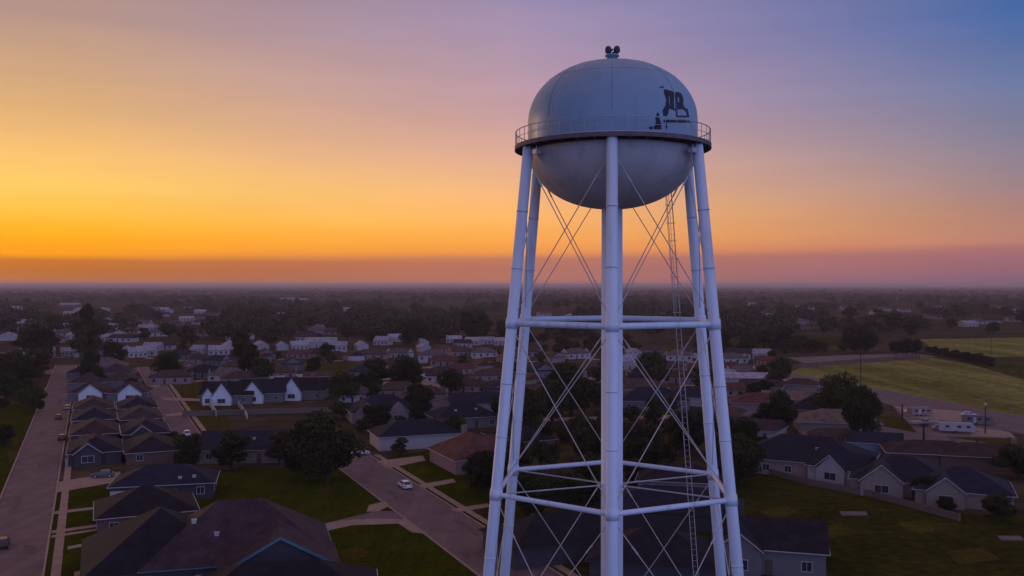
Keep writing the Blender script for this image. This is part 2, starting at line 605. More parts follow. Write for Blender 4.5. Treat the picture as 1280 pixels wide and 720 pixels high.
la = loc_xy(3.62, 3.6) + Vector((0, 0, H + 8.4))
lb = loc_xy(7.1, 4.6) + Vector((0, 0, 0.0))
sx = Vector((0, 0.16, 0))
b.tube(la + sx, lb + sx, 0.024, n=6)
b.tube(la - sx, lb - sx, 0.024, n=6)
nr = 130
for i in range(nr):
    c = la.lerp(lb, (i + .5) / nr)
    b.tube(c + sx, c - sx, 0.010, n=5, cap=False)
ladder = b.obj('ladder', mat('ladder_steel', (.46, .42, .45), .7, .2, 2), tower)
b = MB()
for i in range(9):
    c = la.lerp(lb, (i + .5) / 40)
    for s_ in range(8):
        t0, t1 = pi * s_ / 8, pi * (s_ + 1) / 8
        f_ = lambda t: c + Vector((-0.5 * sin(t), 0.3 * cos(t), 0))
        b.tube(f_(t0), f_(t1), 0.018, n=5, cap=False)
for t in (pi * .25, pi * .5, pi * .75):
    f_ = lambda c: c + Vector((-0.5 * sin(t), 0.3 * cos(t), 0))
    b.tube(f_(la.lerp(lb, .5 / 40)), f_(la.lerp(lb, 8.5 / 40)), 0.016, n=5)
b.obj('safety_cage', ladder.data.materials[0], ladder)
# floodlights hung under the walkway
for a in (radians(56), radians(-52), radians(120)):
    b = MB()
    M = Matrix.Translation((5.75 * cos(a), 5.75 * sin(a), H + 8.1)) @ Matrix.Rotation(a, 4, 'Z')
    b.tube(M @ Vector((0, 0, .3)), M @ Vector((0, 0, .05)), .04, n=6)
    b.box(-.14, .14, -.25, .25, -.22, .06, M)
    b.box(.14, .17, -.2, .2, -.18, .02, M)
    b.obj('floodlight', STEEL, tower)
# vent and beacons on top of the dome
b = MB()
b.lathe([(0.001, 14.72), (0.42, 14.62), (0.46, 14.5), (0.32, 14.45), (0.32, 14.1)], 24, (0, 0, H))
vent = b.obj('roof_vent', SEAM, tower, smooth=True)
for s_ in (-1, 1):
    b = MB()
    c = loc_xy(.27 * s_ + .03, 0) + Vector((.1, 0, H))
    b.tube(c + Vector((0, 0, 14.4)), c + Vector((0, 0, 14.72)), .06, n=8)
    b.lathe([(.001, 14.70), (.19, 14.72), (.21, 14.85), (.19, 15.02), (.12, 15.12), (.001, 15.16)], 16, c)
    b.tube(c + Vector((0, -.08 * s_, 14.75)), c + Vector((0, -.3 * s_, 14.72 if s_ > 0 else 14.95)), .07, .05, n=8)
    b.obj('beacon_lamp', DARK_STEEL, vent)

# emblem painted on the dome: pieces drawn in the photograph's pixels, laid on the steel
CAM = Vector((0, 0, H))


def dome_point(px, py, lift):
    d = Vector(((px - 640) / F, 1, (HZ - py) / F)).normalized()
    lo, hi = 40.0, 62.0
    c = T0 + Vector((0, 0, H))

    def inside(p):
        q = p - c
        r = sqrt(q.x ** 2 + q.y ** 2)
        if q.z < 10.15:
            return r < RB
        if q.z > 14.15:
            return False
        return (r / RB) ** 2.12 + ((q.z - 10.15) / 4.0) ** 2.12 < 1
    t = lo
    while t < hi and not inside(CAM + d * t):
        t += 0.05
    if t >= hi:
        return None
    a_, b_ = t - .05, t
    for _ in range(20):
        m_ = (a_ + b_) / 2
        if inside(CAM + d * m_):
            b_ = m_
        else:
            a_ = m_
    p = CAM + d * b_
    q = p - c
    n = Vector((q.x, q.y, max(0, q.z - 10.15) * 1.8)).normalized()
    return p + n * lift


Minv = (Matrix.Translation(T0) @ Matrix.Rotation(TH - pi, 4, 'Z')).inverted()


def inpoly(x, y, P):
    c = False
    j = len(P) - 1
    for i in range(len(P)):
        if (P[i][1] > y) != (P[j][1] > y) and x < (P[j][0] - P[i][0]) * (y - P[i][1]) / (P[j][1] - P[i][1]) + P[i][0]:
            c = not c
        j = i
    return c


def decal(name, poly, holes, m, lift, parent):
    """triangulated patch: strips of small cells on the dome with straight edges"""
    P = [(800 + x / 8, 90 + y / 8) for x, y in poly]
    HS = [[(800 + x / 8, 90 + y / 8) for x, y in h] for h in holes]
    st = 0.25
    x0, x1 = min(p[0] for p in P), max(p[0] for p in P)
    y0, y1 = min(p[1] for p in P), max(p[1] for p in P)
    b = MB()
    cache = {}

    def pt(i, j):
        if (i, j) not in cache:
            q = dome_point(x0 + i * st, y0 + j * st, lift)
            cache[(i, j)] = None if q is None else len(b.v)
            if q is not None:
                b.v.append(tuple(Minv @ q))
        return cache[(i, j)]
    for i in range(int((x1 - x0) / st) + 1):
        for j in range(int((y1 - y0) / st) + 1):
            cx, cy = x0 + (i + .5) * st, y0 + (j + .5) * st
            if inpoly(cx, cy, P) and not any(inpoly(cx, cy, h) for h in HS):
                q = [pt(i, j), pt(i, j + 1), pt(i + 1, j + 1), pt(i + 1, j)]
                if None not in q:
                    b.f.append(tuple(q))
                    b.mi.append(0)
    return b.obj(name, m, parent)


em = decal('emblem', [(240, 172), (290, 185), (338, 200), (338, 350), (345, 372), (352, 372), (350, 205), (375, 200), (410, 215),
                      (432, 262), (432, 330), (450, 362), (474, 368), (492, 455), (360, 455), (356, 390), (290, 366), (280, 425),
                      (262, 445), (232, 440), (224, 385), (252, 340), (262, 280), (238, 212)],
           [[(286, 245), (295, 245), (300, 335), (292, 335)],
            [(374, 250), (388, 256), (392, 305), (376, 300)], [(372, 378), (425, 372), (462, 405), (466, 436), (372, 436)]], LOGO, 0.012, dome)
decal('emblem', [(230, 478), (500, 484), (502, 508), (236, 506)], [], LOGO, 0.012, dome)
decal('emblem', [(250, 508), (268, 508), (272, 560), (260, 575), (248, 560)], [], LOGO, 0.012, dome)
decal('emblem', [(165, 408), (188, 412), (194, 470), (212, 520), (212, 575), (150, 572), (92, 575), (88, 550), (150, 538), (158, 480), (150, 462), (160, 448)], [], LOGO, 0.012, dome)
decal('emblem', [(195, 148), (236, 146), (236, 160), (195, 158)], [], LOGO, 0.012, dome)
decal('emblem', [(268, 452), (500, 458), (500, 480), (268, 476)], [], LOGO_PALE, 0.012, dome)
decal('emblem', [(508, 470), (522, 474), (528, 590), (516, 590)], [], LOGO_PALE, 0.012, dome)


# ------------------------------------------------------------------ houses
def roof_geo(b, w, d, z, rise, kind, ov=0.45, f=0.2):
    x, y = w / 2 + ov, d / 2 + ov
    base = [(-x, -y, z), (x, -y, z), (x, y, z), (-x, y, z)]
    top = [(p[0], p[1], z + f) for p in base]
    b.quad(*reversed(base))
    for i in range(4):
        j = (i + 1) % 4
        b.quad(base[i], base[j], top[j], top[i])
    zr = z + f + rise
    if w >= d:
        h = min(y, x) if kind == 'hip' else 0.0
        a, c = (-x + h, 0, zr), (x - h, 0, zr)
        if kind == 'hip' and x - h < 0.1:
            a, c = (-0.1, 0, zr), (0.1, 0, zr)
        b.quad(top[0], top[1], c, a)
        b.quad(top[2], top[3], a, c)
        b.quad(top[1], top[2], c)
        b.quad(top[3], top[0], a)
    else:
        h = min(y, x) if kind == 'hip' else 0.0
        a, c = (0, -y + h, zr), (0, y - h, zr)
        b.quad(top[1], top[2], c, a)
        b.quad(top[3], top[0], a, c)
        b.quad(top[0], top[1], a)
        b.quad(top[2], top[3], c)


def wing_roof(b, xo, ww, y0, y1, z, rise, ov=0.35, f=0.16):
    """gabled roof with its ridge along y from y0 (front) back to y1"""
    x0, x1 = xo - ww / 2 - ov, xo + ww / 2 + ov
    y0 -= ov
    th = 0.16
    # two slabs, so the gable wall under the verge stays visible
    for s_, xe in ((-1, x0), (1, x1)):
        A = [(xe, y0, z), (xo, y0, z + rise), (xo, y1, z + rise), (xe, y1, z)]
        B = [(p[0], p[1], p[2] + th) for p in A]
        if s_ > 0:
            A.reverse()
            B.reverse()
        b.quad(*A)
        b.quad(*reversed(B))
        for i in range(4):
            j = (i + 1) % 4
            b.quad(A[i], B[i], B[j], A[j])


HP = []


def house(px, py, w, d, rot, label, wall='white', roof='navy', kind='hip', h=2.8, pitch=0.42, wings=(), chimney=False,
          garage=None, windows=True, name='house', dormers=(), cat='house', trim=TRIM, group=None, wing_wall=None, wp=1.7, vb=0.2):
    loc = G(px, py)
    HP.append((px, py))
    t = thing(name, label, cat, loc, radians(rot), group)
    rise = min(w, d) / 2 * pitch
    b = MB()
    b.box(-w / 2, w / 2, -d / 2, d / 2, -0.1, h)
    if kind == 'gable':
        if w >= d:
            for s_ in (-1, 1):
                b.quad((s_ * (w / 2 - .01), -d / 2, h), (s_ * (w / 2 - .01), d / 2, h), (s_ * (w / 2 - .01), 0, h + rise))
    b.obj('wall', W[wall], t)
    for (xo, ww, pr) in wings:
        b = MB()
        y0, y1 = -d / 2 - pr, -d / 2 + 0.6
        rr = ww / 2 * pitch * wp
        x0, x1 = xo - ww / 2, xo + ww / 2
        A = [(x0, y0, -.1), (x1, y0, -.1), (x1, y0, h - .003), (xo, y0, h + rr - .01), (x0, y0, h - .003)]
        B = [(p[0], y1, p[2]) for p in A]
        b.quad(*A)
        b.quad(*reversed(B))
        for q_ in range(5):
            r_ = (q_ + 1) % 5
            b.quad(A[q_], B[q_], B[r_], A[r_])
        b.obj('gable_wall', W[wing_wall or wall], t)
    b = MB()
    roof_geo(b, w, d, h + 0.002, rise, kind)
    for (xo, ww, pr) in wings:
        rr = ww / 2 * pitch * wp
        wing_roof(b, xo, ww, -d / 2 - pr, -d / 2 + min(d / 2, rr / max(pitch, .3) + 1), h + 0.02, rr)
    ro = b.obj('roof', R[roof], t)
    for (xo, ww, pr) in wings:                                # white verge boards
        b = MB()
        rr = ww / 2 * pitch * wp
        y0 = -d / 2 - pr - 0.36
        for s_ in (-1, 1):
            a = Vector((xo + s_ * (ww / 2 + .37), y0, h - .02))
            c = Vector((xo, y0, h + rr + .0))
            n = vb
            b.quad(a, c, c + Vector((0, 0, n)), a + Vector((0, 0, n)))
            b.quad(a + Vector((0, -.05, 0)), c + Vector((0, -.05, 0)), c + Vector((0, -.05, n)), a + Vector((0, -.05, n)))
            b.quad(a, a + Vector((0, -.05, 0)), c + Vector((0, -.05, 0)), c)
            b.quad(a + Vector((0, 0, n)), c + Vector((0, 0, n)), c + Vector((0, -.05, n)), a + Vector((0, -.05, n)))
        b.obj('verge_board', trim, ro)
    # gutters along the eaves
    b = MB()
    X, Y = w / 2 + .47, d / 2 + .47
    b.box(-X, X, -Y - .1, -Y, h + .04, h + .16)
    b.box(-X, X, Y, Y + .1, h + .04, h + .16)
    b.box(-X - .1, -X, -Y - .1, Y + .1, h + .04, h + .16)
    b.box(X, X + .1, -Y - .1, Y + .1, h + .04, h + .16)
    b.obj('gutter', trim, ro)
    if chimney:
        b = MB()
        b.box(w * .2, w * .2 + .9, -.2, .9, h + .3, h + rise + 1.2)
        b.box(w * .2 - .08, w * .2 + .98, -.28, .98, h + rise + 1.2, h + rise + 1.35)
        b.obj('chimney', BRICKR, ro)
    for (xo, yo) in dormers:                                  # pipe vents and skylight domes on the slope
        b = MB()
        zz = h + .2 + rise * (1 - abs(yo) / (d / 2)) if w >= d else h + .2 + rise * (1 - abs(xo) / (w / 2))
        b.box(xo - .3, xo + .3, yo - .3, yo + .3, zz - .4, zz + .35)
        b.box(xo - .36, xo + .36, yo - .36, yo + .36, zz + .35, zz + .45)
        b.obj('roof_ventilator', STEEL, ro)
    if windows:
        def win(M, ww, hh):
            b = MB()
            b.box(-ww / 2, ww / 2, -.03, .02, 0, hh, M)
            wn = b.obj('window', GLASS, t)
            b = MB()
            e = .1
            b.box(-ww / 2 - e, ww / 2 + e, -.07, .03, hh, hh + e, M)
            b.box(-ww / 2 - e, ww / 2 + e, -.09, .03, -e, 0, M)
            b.box(-ww / 2 - e, -ww / 2, -.07, .03, 0, hh, M)
            b.box(ww / 2, ww / 2 + e, -.07, .03, 0, hh, M)
            b.box(-.03, .03, -.06, .0, 0, hh, M)
            b.obj('frame', TRIM, wn)
        occ = [(xo - ww / 2, xo + ww / 2) for (xo, ww, pr) in wings]
        n = max(2, int(w / 4.5))
        di = n // 2
        for i in range(n):
            x = -w / 2 + w * (i + .5) / n
            if any(a - .9 < x < c + .9 for a, c in occ):
                continue
            M = Matrix.Translation((x, -d / 2, 0))
            if i == di or (garage and i == 0):
                gw = 4.6 if (garage and i == 0) else 1.0
                b = MB()
                b.box(-gw / 2, gw / 2, -.05, .02, 0, 2.15, M)
                o = b.obj('garage_door' if gw > 2 else 'door', GARAGE if gw > 2 else DOORM, t)
            else:
                win(Matrix.Translation((x, -d / 2, .95)), 1.3, 1.25)
        for (xo, ww, pr) in wings:
            win(Matrix.Translation((xo, -d / 2 - pr, .9)), min(2.4, ww * .45), 1.35)
        for s_ in (-1, 1):
            for yy in ((-d * .25), (d * .25)):
                win(Matrix.Translation((s_ * w / 2, yy, .95)) @ Matrix.Rotation(s_ * pi / 2, 4, 'Z'), 1.1, 1.15)
    return t


A0 = AG
AL = AG - 90          # front towards the left street
AR = AG + 90          # front towards the right
# left foreground
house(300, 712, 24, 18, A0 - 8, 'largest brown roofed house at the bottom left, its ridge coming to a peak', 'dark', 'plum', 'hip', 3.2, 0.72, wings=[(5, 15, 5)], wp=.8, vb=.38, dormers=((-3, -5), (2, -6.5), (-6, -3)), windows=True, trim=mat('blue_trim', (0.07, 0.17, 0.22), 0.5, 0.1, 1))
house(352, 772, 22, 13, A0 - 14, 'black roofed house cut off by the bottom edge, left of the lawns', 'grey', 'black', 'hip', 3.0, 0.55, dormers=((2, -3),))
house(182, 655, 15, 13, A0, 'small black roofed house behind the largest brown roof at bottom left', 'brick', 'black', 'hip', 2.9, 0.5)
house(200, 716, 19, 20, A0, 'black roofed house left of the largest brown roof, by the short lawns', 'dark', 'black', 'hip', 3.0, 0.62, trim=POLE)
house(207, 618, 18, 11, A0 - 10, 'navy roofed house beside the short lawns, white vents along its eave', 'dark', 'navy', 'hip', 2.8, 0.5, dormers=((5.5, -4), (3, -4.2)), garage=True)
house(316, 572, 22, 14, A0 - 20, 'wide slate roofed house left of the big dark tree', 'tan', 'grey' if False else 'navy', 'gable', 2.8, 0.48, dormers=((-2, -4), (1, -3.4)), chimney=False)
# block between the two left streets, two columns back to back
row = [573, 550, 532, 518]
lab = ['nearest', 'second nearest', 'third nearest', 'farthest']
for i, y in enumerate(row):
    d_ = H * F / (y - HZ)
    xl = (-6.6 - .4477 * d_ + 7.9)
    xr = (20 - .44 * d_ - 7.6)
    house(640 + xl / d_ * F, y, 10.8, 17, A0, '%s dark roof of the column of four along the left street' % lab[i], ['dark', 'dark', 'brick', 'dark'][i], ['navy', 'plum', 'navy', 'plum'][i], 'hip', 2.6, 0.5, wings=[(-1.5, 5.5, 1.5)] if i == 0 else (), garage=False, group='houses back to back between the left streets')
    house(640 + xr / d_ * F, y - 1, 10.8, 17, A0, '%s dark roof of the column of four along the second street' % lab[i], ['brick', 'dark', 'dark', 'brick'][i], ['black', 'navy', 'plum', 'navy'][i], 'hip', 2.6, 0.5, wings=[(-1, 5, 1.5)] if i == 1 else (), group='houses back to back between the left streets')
for i, (x, y, wg) in enumerate([(115, 499, 1), (163, 499, 1), (112, 486, 0), (152, 484, 0), (108, 473, 0), (146, 473, 0), (132, 464, 0)]):
    house(x, y, 13 if i < 6 else 17, 13, A0 - 12, ['white gabled house facing the cross street, nearer the left street', 'white gabled house facing the cross street, nearer the second street',
          'plum roof right behind the left white gable at the cross street', 'brown roof right behind the right white gable at the cross street',
          'dark roofed house by the far end of the left street, second row back', 'dark roofed house by the second street, second row back', 'grey roofed house closing the block between the streets'][i],
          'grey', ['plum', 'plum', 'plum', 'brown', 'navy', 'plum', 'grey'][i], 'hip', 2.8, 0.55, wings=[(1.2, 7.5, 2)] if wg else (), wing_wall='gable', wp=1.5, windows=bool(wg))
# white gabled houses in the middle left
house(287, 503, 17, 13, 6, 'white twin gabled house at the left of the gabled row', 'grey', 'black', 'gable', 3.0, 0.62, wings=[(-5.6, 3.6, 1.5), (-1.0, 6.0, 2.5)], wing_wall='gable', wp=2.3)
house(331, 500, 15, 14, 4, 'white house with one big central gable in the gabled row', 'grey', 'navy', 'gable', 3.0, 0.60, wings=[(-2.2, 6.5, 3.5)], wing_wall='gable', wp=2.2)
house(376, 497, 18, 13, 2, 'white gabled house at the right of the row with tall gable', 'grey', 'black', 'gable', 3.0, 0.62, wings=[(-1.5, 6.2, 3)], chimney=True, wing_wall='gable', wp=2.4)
house(402, 484, 13, 12, 8, 'flat fronted brick house behind the right end of the gabled row', 'brick', 'brown', 'gable', 4.6, 0.22, windows=False)
# centre
house(478, 524, 20, 14, A0 - 6, 'navy hipped house with pink gable left of the street head', 'pink', 'navy', 'hip', 3.0, 0.6, wings=[(-6, 6, 2), (3, 6, 2)])
house(520, 556, 21, 12, A0 - 4, 'tan walled navy roofed house with long pale side near the white car', 'white', 'navy', 'hip', 3.2, 0.5, windows=False)
house(540, 548, 9, 9, A0, 'small plum house tucked behind the tan walled one', 'tan', 'plum', 'gable', 2.8, 0.5, windows=False)
house(590, 582, 17, 14, AR, 'red roofed house by the right kerb of the central street', 'pink', 'red', 'hip', 2.9, 0.6, wings=[(3, 6, 2)], chimney=True)
house(578, 532, 18, 12, A0 - 3, 'navy roofed house behind the red roofed one', 'grey', 'navy', 'hip', 2.9, 0.55, dormers=((-3, -3.2), (3, -3)))
house(600, 514, 19, 12, A0 - 12, 'broad navy roof with a pale wall beside the tower legs', 'white', 'navy', 'gable', 2.9, 0.5, windows=False)
house(553, 515, 12, 9, A0, 'grey roofed cottage under the low bushy tree', 'tan', 'grey', 'gable', 2.7, 0.45, windows=False)
house(648, 560, 16, 12, AR, 'black roofed house seen between the left tower legs', 'grey', 'black', 'hip', 2.8, 0.55)
house(700, 690, 20, 12, A0, 'dark roofed house low between the tower legs, left of the column', 'dark', 'black', 'hip', 2.8, 0.5, windows=False, trim=POLE)
house(700, 622, 16, 11, A0 - 20, 'plum roofed house inside the lower ring left of the column', 'dark', 'plum', 'gable', 2.8, 0.5)
house(842, 652, 22, 12, -14, 'long navy roof inside the lower ring right of the column', 'dark', 'navy', 'hip', 2.8, 0.5, trim=POLE, windows=False)
house(822, 716, 17, 13, -14, 'broad navy roof at the bottom edge right of the column', 'dark', 'black', 'hip', 2.8, 0.5, trim=POLE, windows=False)
house(852, 615, 16, 10, -12, 'black roofed house behind the lower ring on the right', 'pink', 'black', 'hip', 2.8, 0.5)
house(815, 510, 22, 13, 0, 'navy roofed house between column and right legs, by the dry lawn', 'grey', 'navy', 'hip', 2.9, 0.55)
house(862, 505, 16, 12, -20, 'small navy house touching the right tower leg', 'white', 'navy', 'hip', 2.8, 0.5)
# right
AQ = -27
house(1008, 588, 27, 17, AQ, 'big navy hipped house with long pale brick wall right of the tower', 'pink', 'navy', 'hip', 3.1, 0.5, dormers=((3, -4.4),))
house(1056, 600, 11, 10, AQ - 20, 'small white gabled porch house in front of the big navy roof', 'white', 'navy', 'gable', 2.9, 0.55, wings=[(0, 6, 1)], windows=True)
house(1128, 612, 18, 14, AQ + 4, 'tan house with broad white trimmed gable on the right', 'tan', 'navy', 'hip', 2.7, 0.52, wings=[(-3.5, 7.5, 2)])
house(1203, 626, 16, 13, AQ + 4, 'tan gabled house farthest right in the navy roofed row', 'tan', 'navy', 'hip', 2.7, 0.52, wings=[(-3, 6.2, 1.5)])
house(962, 704, 15, 12, -16, 'grey lilac house with dark roof at the foot of the right leg', 'grey', 'black', 'gable', 3.4, 0.5, wings=[(-4, 6, 1.5)])
house(948, 548, 12, 10, -30, 'low white house half hidden by the right legs', 'white', 'plum', 'gable', 2.8, 0.45)
house(1016, 522, 13, 11, -24, 'squat navy roofed house with a round pale porch near the leafy tree', 'pink', 'navy', 'hip', 2.8, 0.6, windows=False)
house(1045, 538, 21, 13, -10, 'tan roofed long house between two navy roofs', 'tan', 'tanr', 'hip', 2.8, 0.45, windows=False)
house(985, 508, 16, 11, -10, 'orange tan roofed house behind the squat navy one', 'tan', 'tanr', 'gable', 2.8, 0.4, windows=False)
house(950, 513, 18, 12, -14, 'red roofed house by the right tower leg', 'pink', 'red', 'hip', 2.8, 0.45, windows=False)
house(952, 492, 15, 10, -20, 'pale pink house behind the red roofed one', 'pink', 'plum', 'gable', 2.8, 0.45, windows=False)
house(935, 483, 22, 10, -4, 'long white roofed barn beside the right leg', 'white', 'pale', 'gable', 3.6, 0.35, windows=False, name='barn', cat='barn')
house(1002, 489, 14, 9, -30, 'small brown roofed house at the bend of the country road', 'pink', 'brown', 'hip', 2.7, 0.45, windows=False)
house(1165, 578, 20, 12, -14, 'low maroon roofed house behind the tan gable', 'brick', 'maroon', 'hip', 2.7, 0.35, chimney=True, windows=False)
house(1238, 582, 22, 12, -16, 'low maroon roofed house near the right edge', 'brick', 'maroon', 'hip', 2.7, 0.35, chimney=True, windows=False)
house(1093, 566, 12, 9, -20, 'small shed with light blue wall behind the navy roofs', 'blue', 'navy', 'gable', 2.8, 0.45, windows=False, name='shed', cat='shed')

# far houses: single small meshes of a few kinds
FARH = []
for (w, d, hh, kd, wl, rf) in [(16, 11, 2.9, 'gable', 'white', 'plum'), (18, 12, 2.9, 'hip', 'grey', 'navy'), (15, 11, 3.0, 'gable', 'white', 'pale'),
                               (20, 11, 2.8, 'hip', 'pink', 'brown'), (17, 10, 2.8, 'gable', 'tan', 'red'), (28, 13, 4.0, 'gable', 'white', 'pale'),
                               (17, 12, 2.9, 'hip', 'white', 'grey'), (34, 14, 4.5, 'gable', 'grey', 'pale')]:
    b = MB()
    b.box(-w / 2, w / 2, -d / 2, d / 2, -.1, hh)
    rise = d / 2 * .45
    b.quad((-w / 2 + .01, -d / 2, hh), (-w / 2 + .01, d / 2, hh), (-w / 2 + .01, 0, hh + rise))
    b.quad((w / 2 - .01, -d / 2, hh), (w / 2 - .01, d / 2, hh), (w / 2 - .01, 0, hh + rise))
    b.m = 1
    roof_geo(b, w, d, hh + .002, rise, kd)
    b.m = 2
    for i in range(4):
        x = -w / 2 + w * (i + .5) / 4
        ww = .7 if i != 1 else .5
        b.box(x - ww, x + ww, -d / 2 - .04, -d / 2 + .02, .9 if i != 1 else 0, 2.2)
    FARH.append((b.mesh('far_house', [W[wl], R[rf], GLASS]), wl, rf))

far_items = []      # (object, px, py, look, kind)


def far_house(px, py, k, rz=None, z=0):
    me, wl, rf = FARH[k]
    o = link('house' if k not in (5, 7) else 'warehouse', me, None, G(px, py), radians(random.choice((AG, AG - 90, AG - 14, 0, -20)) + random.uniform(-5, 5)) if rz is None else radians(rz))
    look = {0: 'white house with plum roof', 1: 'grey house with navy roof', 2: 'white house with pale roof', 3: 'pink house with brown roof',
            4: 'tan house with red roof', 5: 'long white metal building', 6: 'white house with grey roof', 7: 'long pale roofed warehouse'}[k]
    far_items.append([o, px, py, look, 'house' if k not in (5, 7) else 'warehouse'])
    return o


# the bright rows that close the streets, and the quarter beyond
FH = [(58, 447, 2), (84, 446, 2), (107, 445, 6), (134, 444, 0), (158, 443, 2), (172, 448, 2), (183, 443, 2), (194, 439, 2), (207, 437, 0),
      (12, 452, 6), (32, 450, 1), (8, 443, 3), (246, 444, 2), (258, 441, 0), (272, 442, 2), (283, 438, 2), (296, 437, 2), (228, 449, 1), (252, 455, 3),
      (272, 458, 1), (290, 455, 0), (300, 465, 3), (236, 466, 3), (258, 474, 1), (282, 474, 6), (214, 478, 3), (330, 447, 1), (324, 437, 2), (350, 438, 2), (373, 436, 2),
      (404, 434, 5), (424, 437, 2), (330, 449, 4), (375, 449, 4), (308, 478, 3), (345, 474, 3), (365, 462, 1), (440, 448, 0), (450, 437, 2),
      (480, 431, 2), (496, 428, 2), (462, 447, 3), (498, 447, 6), (525, 431, 2), (530, 441, 2), (538, 452, 6), (566, 430, 2), (577, 432, 0), (590, 433, 2),
      (607, 431, 2), (625, 433, 2), (560, 442, 4), (575, 447, 3), (602, 445, 6), (560, 458, 4), (575, 468, 4), (600, 462, 4), (612, 474, 3), (555, 478, 0),
      (590, 488, 3), (632, 452, 4), (470, 462, 3), (455, 470, 1), (500, 497, 3), (448, 500, 6), (622, 492, 1), (535, 500, 3),
      (660, 445, 3), (675, 470, 1), (655, 480, 4), (690, 452, 3), (720, 448, 6), (735, 470, 4), (785, 462, 5), (800, 478, 1), (790, 446, 2), (815, 445, 3), (835, 467, 3),
      (850, 452, 6), (865, 447, 0), (850, 480, 3), (800, 492, 3), (690, 492, 1), (730, 490, 3), (668, 500, 3), (912, 452, 6), (925, 449, 0), (948, 447, 2), (908, 466, 4), (962, 455, 4),
      (925, 470, 6), (905, 478, 2), (905, 495, 4), (915, 530, 3), (1040, 560, 3)]
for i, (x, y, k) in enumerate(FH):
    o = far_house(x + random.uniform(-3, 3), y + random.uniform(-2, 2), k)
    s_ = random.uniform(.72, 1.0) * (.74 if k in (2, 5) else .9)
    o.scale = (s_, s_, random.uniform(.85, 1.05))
    if y > 436:
        c = o.location
        a = o.rotation_euler.z
        ux, uy = cos(a), sin(a)
        dx = random.choice((-1, 1)) * 5
        q = [(dx - 2, -7), (dx + 2, -7), (dx + 2.4, -16), (dx - 2.2, -16)]
        sheet('driveway', [(c.x + p * ux - r * uy, c.y + p * uy + r * ux) for p, r in q], CONC, .10 + .0006 * i, px=False)
# farther away: little pale specks in the haze
FS = [(88, 384, 7), (88, 394, 2), (130, 389, 2), (150, 397, 2), (160, 409, 2), (178, 407, 6), (135, 404, 2), (195, 391, 7), (40, 408, 2), (52, 407, 6), (20, 410, 2),
      (148, 412, 2), (168, 417, 6), (185, 414, 2), (28, 420, 6), (10, 425, 2), (80, 412, 2), (82, 420, 6), (252, 402, 6), (275, 410, 1), (232, 414, 0), (250, 420, 3), (215, 408, 3),
      (360, 376, 7), (375, 377, 7), (436, 389, 2), (350, 400, 6), (420, 418, 3), (300, 424, 6), (385, 423, 1), (186, 361, 7), (72, 363, 7), (115, 365, 7), (500, 420, 3), (340, 420, 0),
      (908, 398, 6), (957, 397, 2), (975, 396, 6), (1015, 389, 2), (940, 382, 2), (1095, 393, 2), (1130, 390, 6), (1177, 387, 2), (1210, 408, 2), (1222, 405, 6), (1240, 404, 0),
      (1272, 391, 2), (1055, 386, 3), (1245, 386, 6), (980, 412, 3), (1000, 405, 6), (1165, 398, 3), (1270, 402, 3), (680, 395, 6), (715, 398, 2), (800, 400, 3), (835, 396, 6)]
rs_ = random.Random(11)
for i in range(46):
    FS.append((rs_.uniform(0, 330) if i < 34 else rs_.uniform(330, 620), 384 + 44 * rs_.random() ** .8, rs_.choice((1, 2, 6, 0, 3, 2))))
for i in range(10):
    FS.append((rs_.uniform(900, 1110), rs_.uniform(385, 415), rs_.choice((2, 6, 3))))
for (x, y, k) in FS:
    far_house(x, y, k)

# ------------------------------------------------------------------ trees
def crown_pts(rnd, n_lobes, w, h, n, zb):
    lobes = []
    for i in range(n_lobes):
        a = rnd.uniform(0, 2 * pi)
        t = rnd.random()
        zz = zb + (h - zb) * (0.18 + 0.68 * t)
        rr = w * 0.36 * (1 - abs(t - .4) * 1.1) * rnd.uniform(.5, 1.15)
        rad = w * rnd.uniform(.11, .25)
        lobes.append((Vector((rr * cos(a), rr * sin(a), zz)), rad))
    lobes.append((Vector((0, 0, (zb + h) / 2)), w * .25))
    out = []
    for i in range(n):
        c, r = lobes[rnd.randrange(len(lobes))]
        d = Vector((rnd.gauss(0, 1), rnd.gauss(0, 1), rnd.gauss(0, 1))).normalized()
        q = c + Vector((d.x, d.y, d.z * .8)) * r * (rnd.random() ** .28) * rnd.uniform(.9, 1.12)
        q.z = max(q.z, zb * .75)
        out.append((q, d))
    return out, lobes


def leaf_quad(b, q, d, s, rnd):
    n = (d + Vector((rnd.gauss(0, .6), rnd.gauss(0, .6), rnd.gauss(0, .6)))).normalized()
    u = n.cross(Vector((rnd.gauss(0, 1), rnd.gauss(0, 1), rnd.gauss(0, 1)))).normalized() * s * rnd.uniform(.6, 1.2)
    v = n.cross(u).normalized() * s * rnd.uniform(.5, .9)
    b.quad(q - u * .5 - v * .2, q + v * .5, q + u * .5 + v * .15, q - v * .5)


def tree_proto(seed, n_leaf, leaf, w=10.0, h=10.0, lobes=14, zb=2.0):
    rnd = random.Random(seed)
    pts, lb = crown_pts(rnd, lobes, w, h, n_leaf, zb)
    cr = MB()
    for q, d in pts:
        leaf_quad(cr, q, d, leaf, rnd)
    tr = MB()
    tr.tube((0, 0, -.1), (0, 0, zb + 1), w * .035, w * .026, n=8)
    tr.tube((0, 0, zb + 1), (0.1, 0.1, h * .62), w * .026, w * .012, n=7)
    for c, r in lb[:8]:
        tr.tube((0, 0, zb * .8 + rnd.random() * zb), tuple(c), w * .014, w * .004, n=5)
    return cr, tr


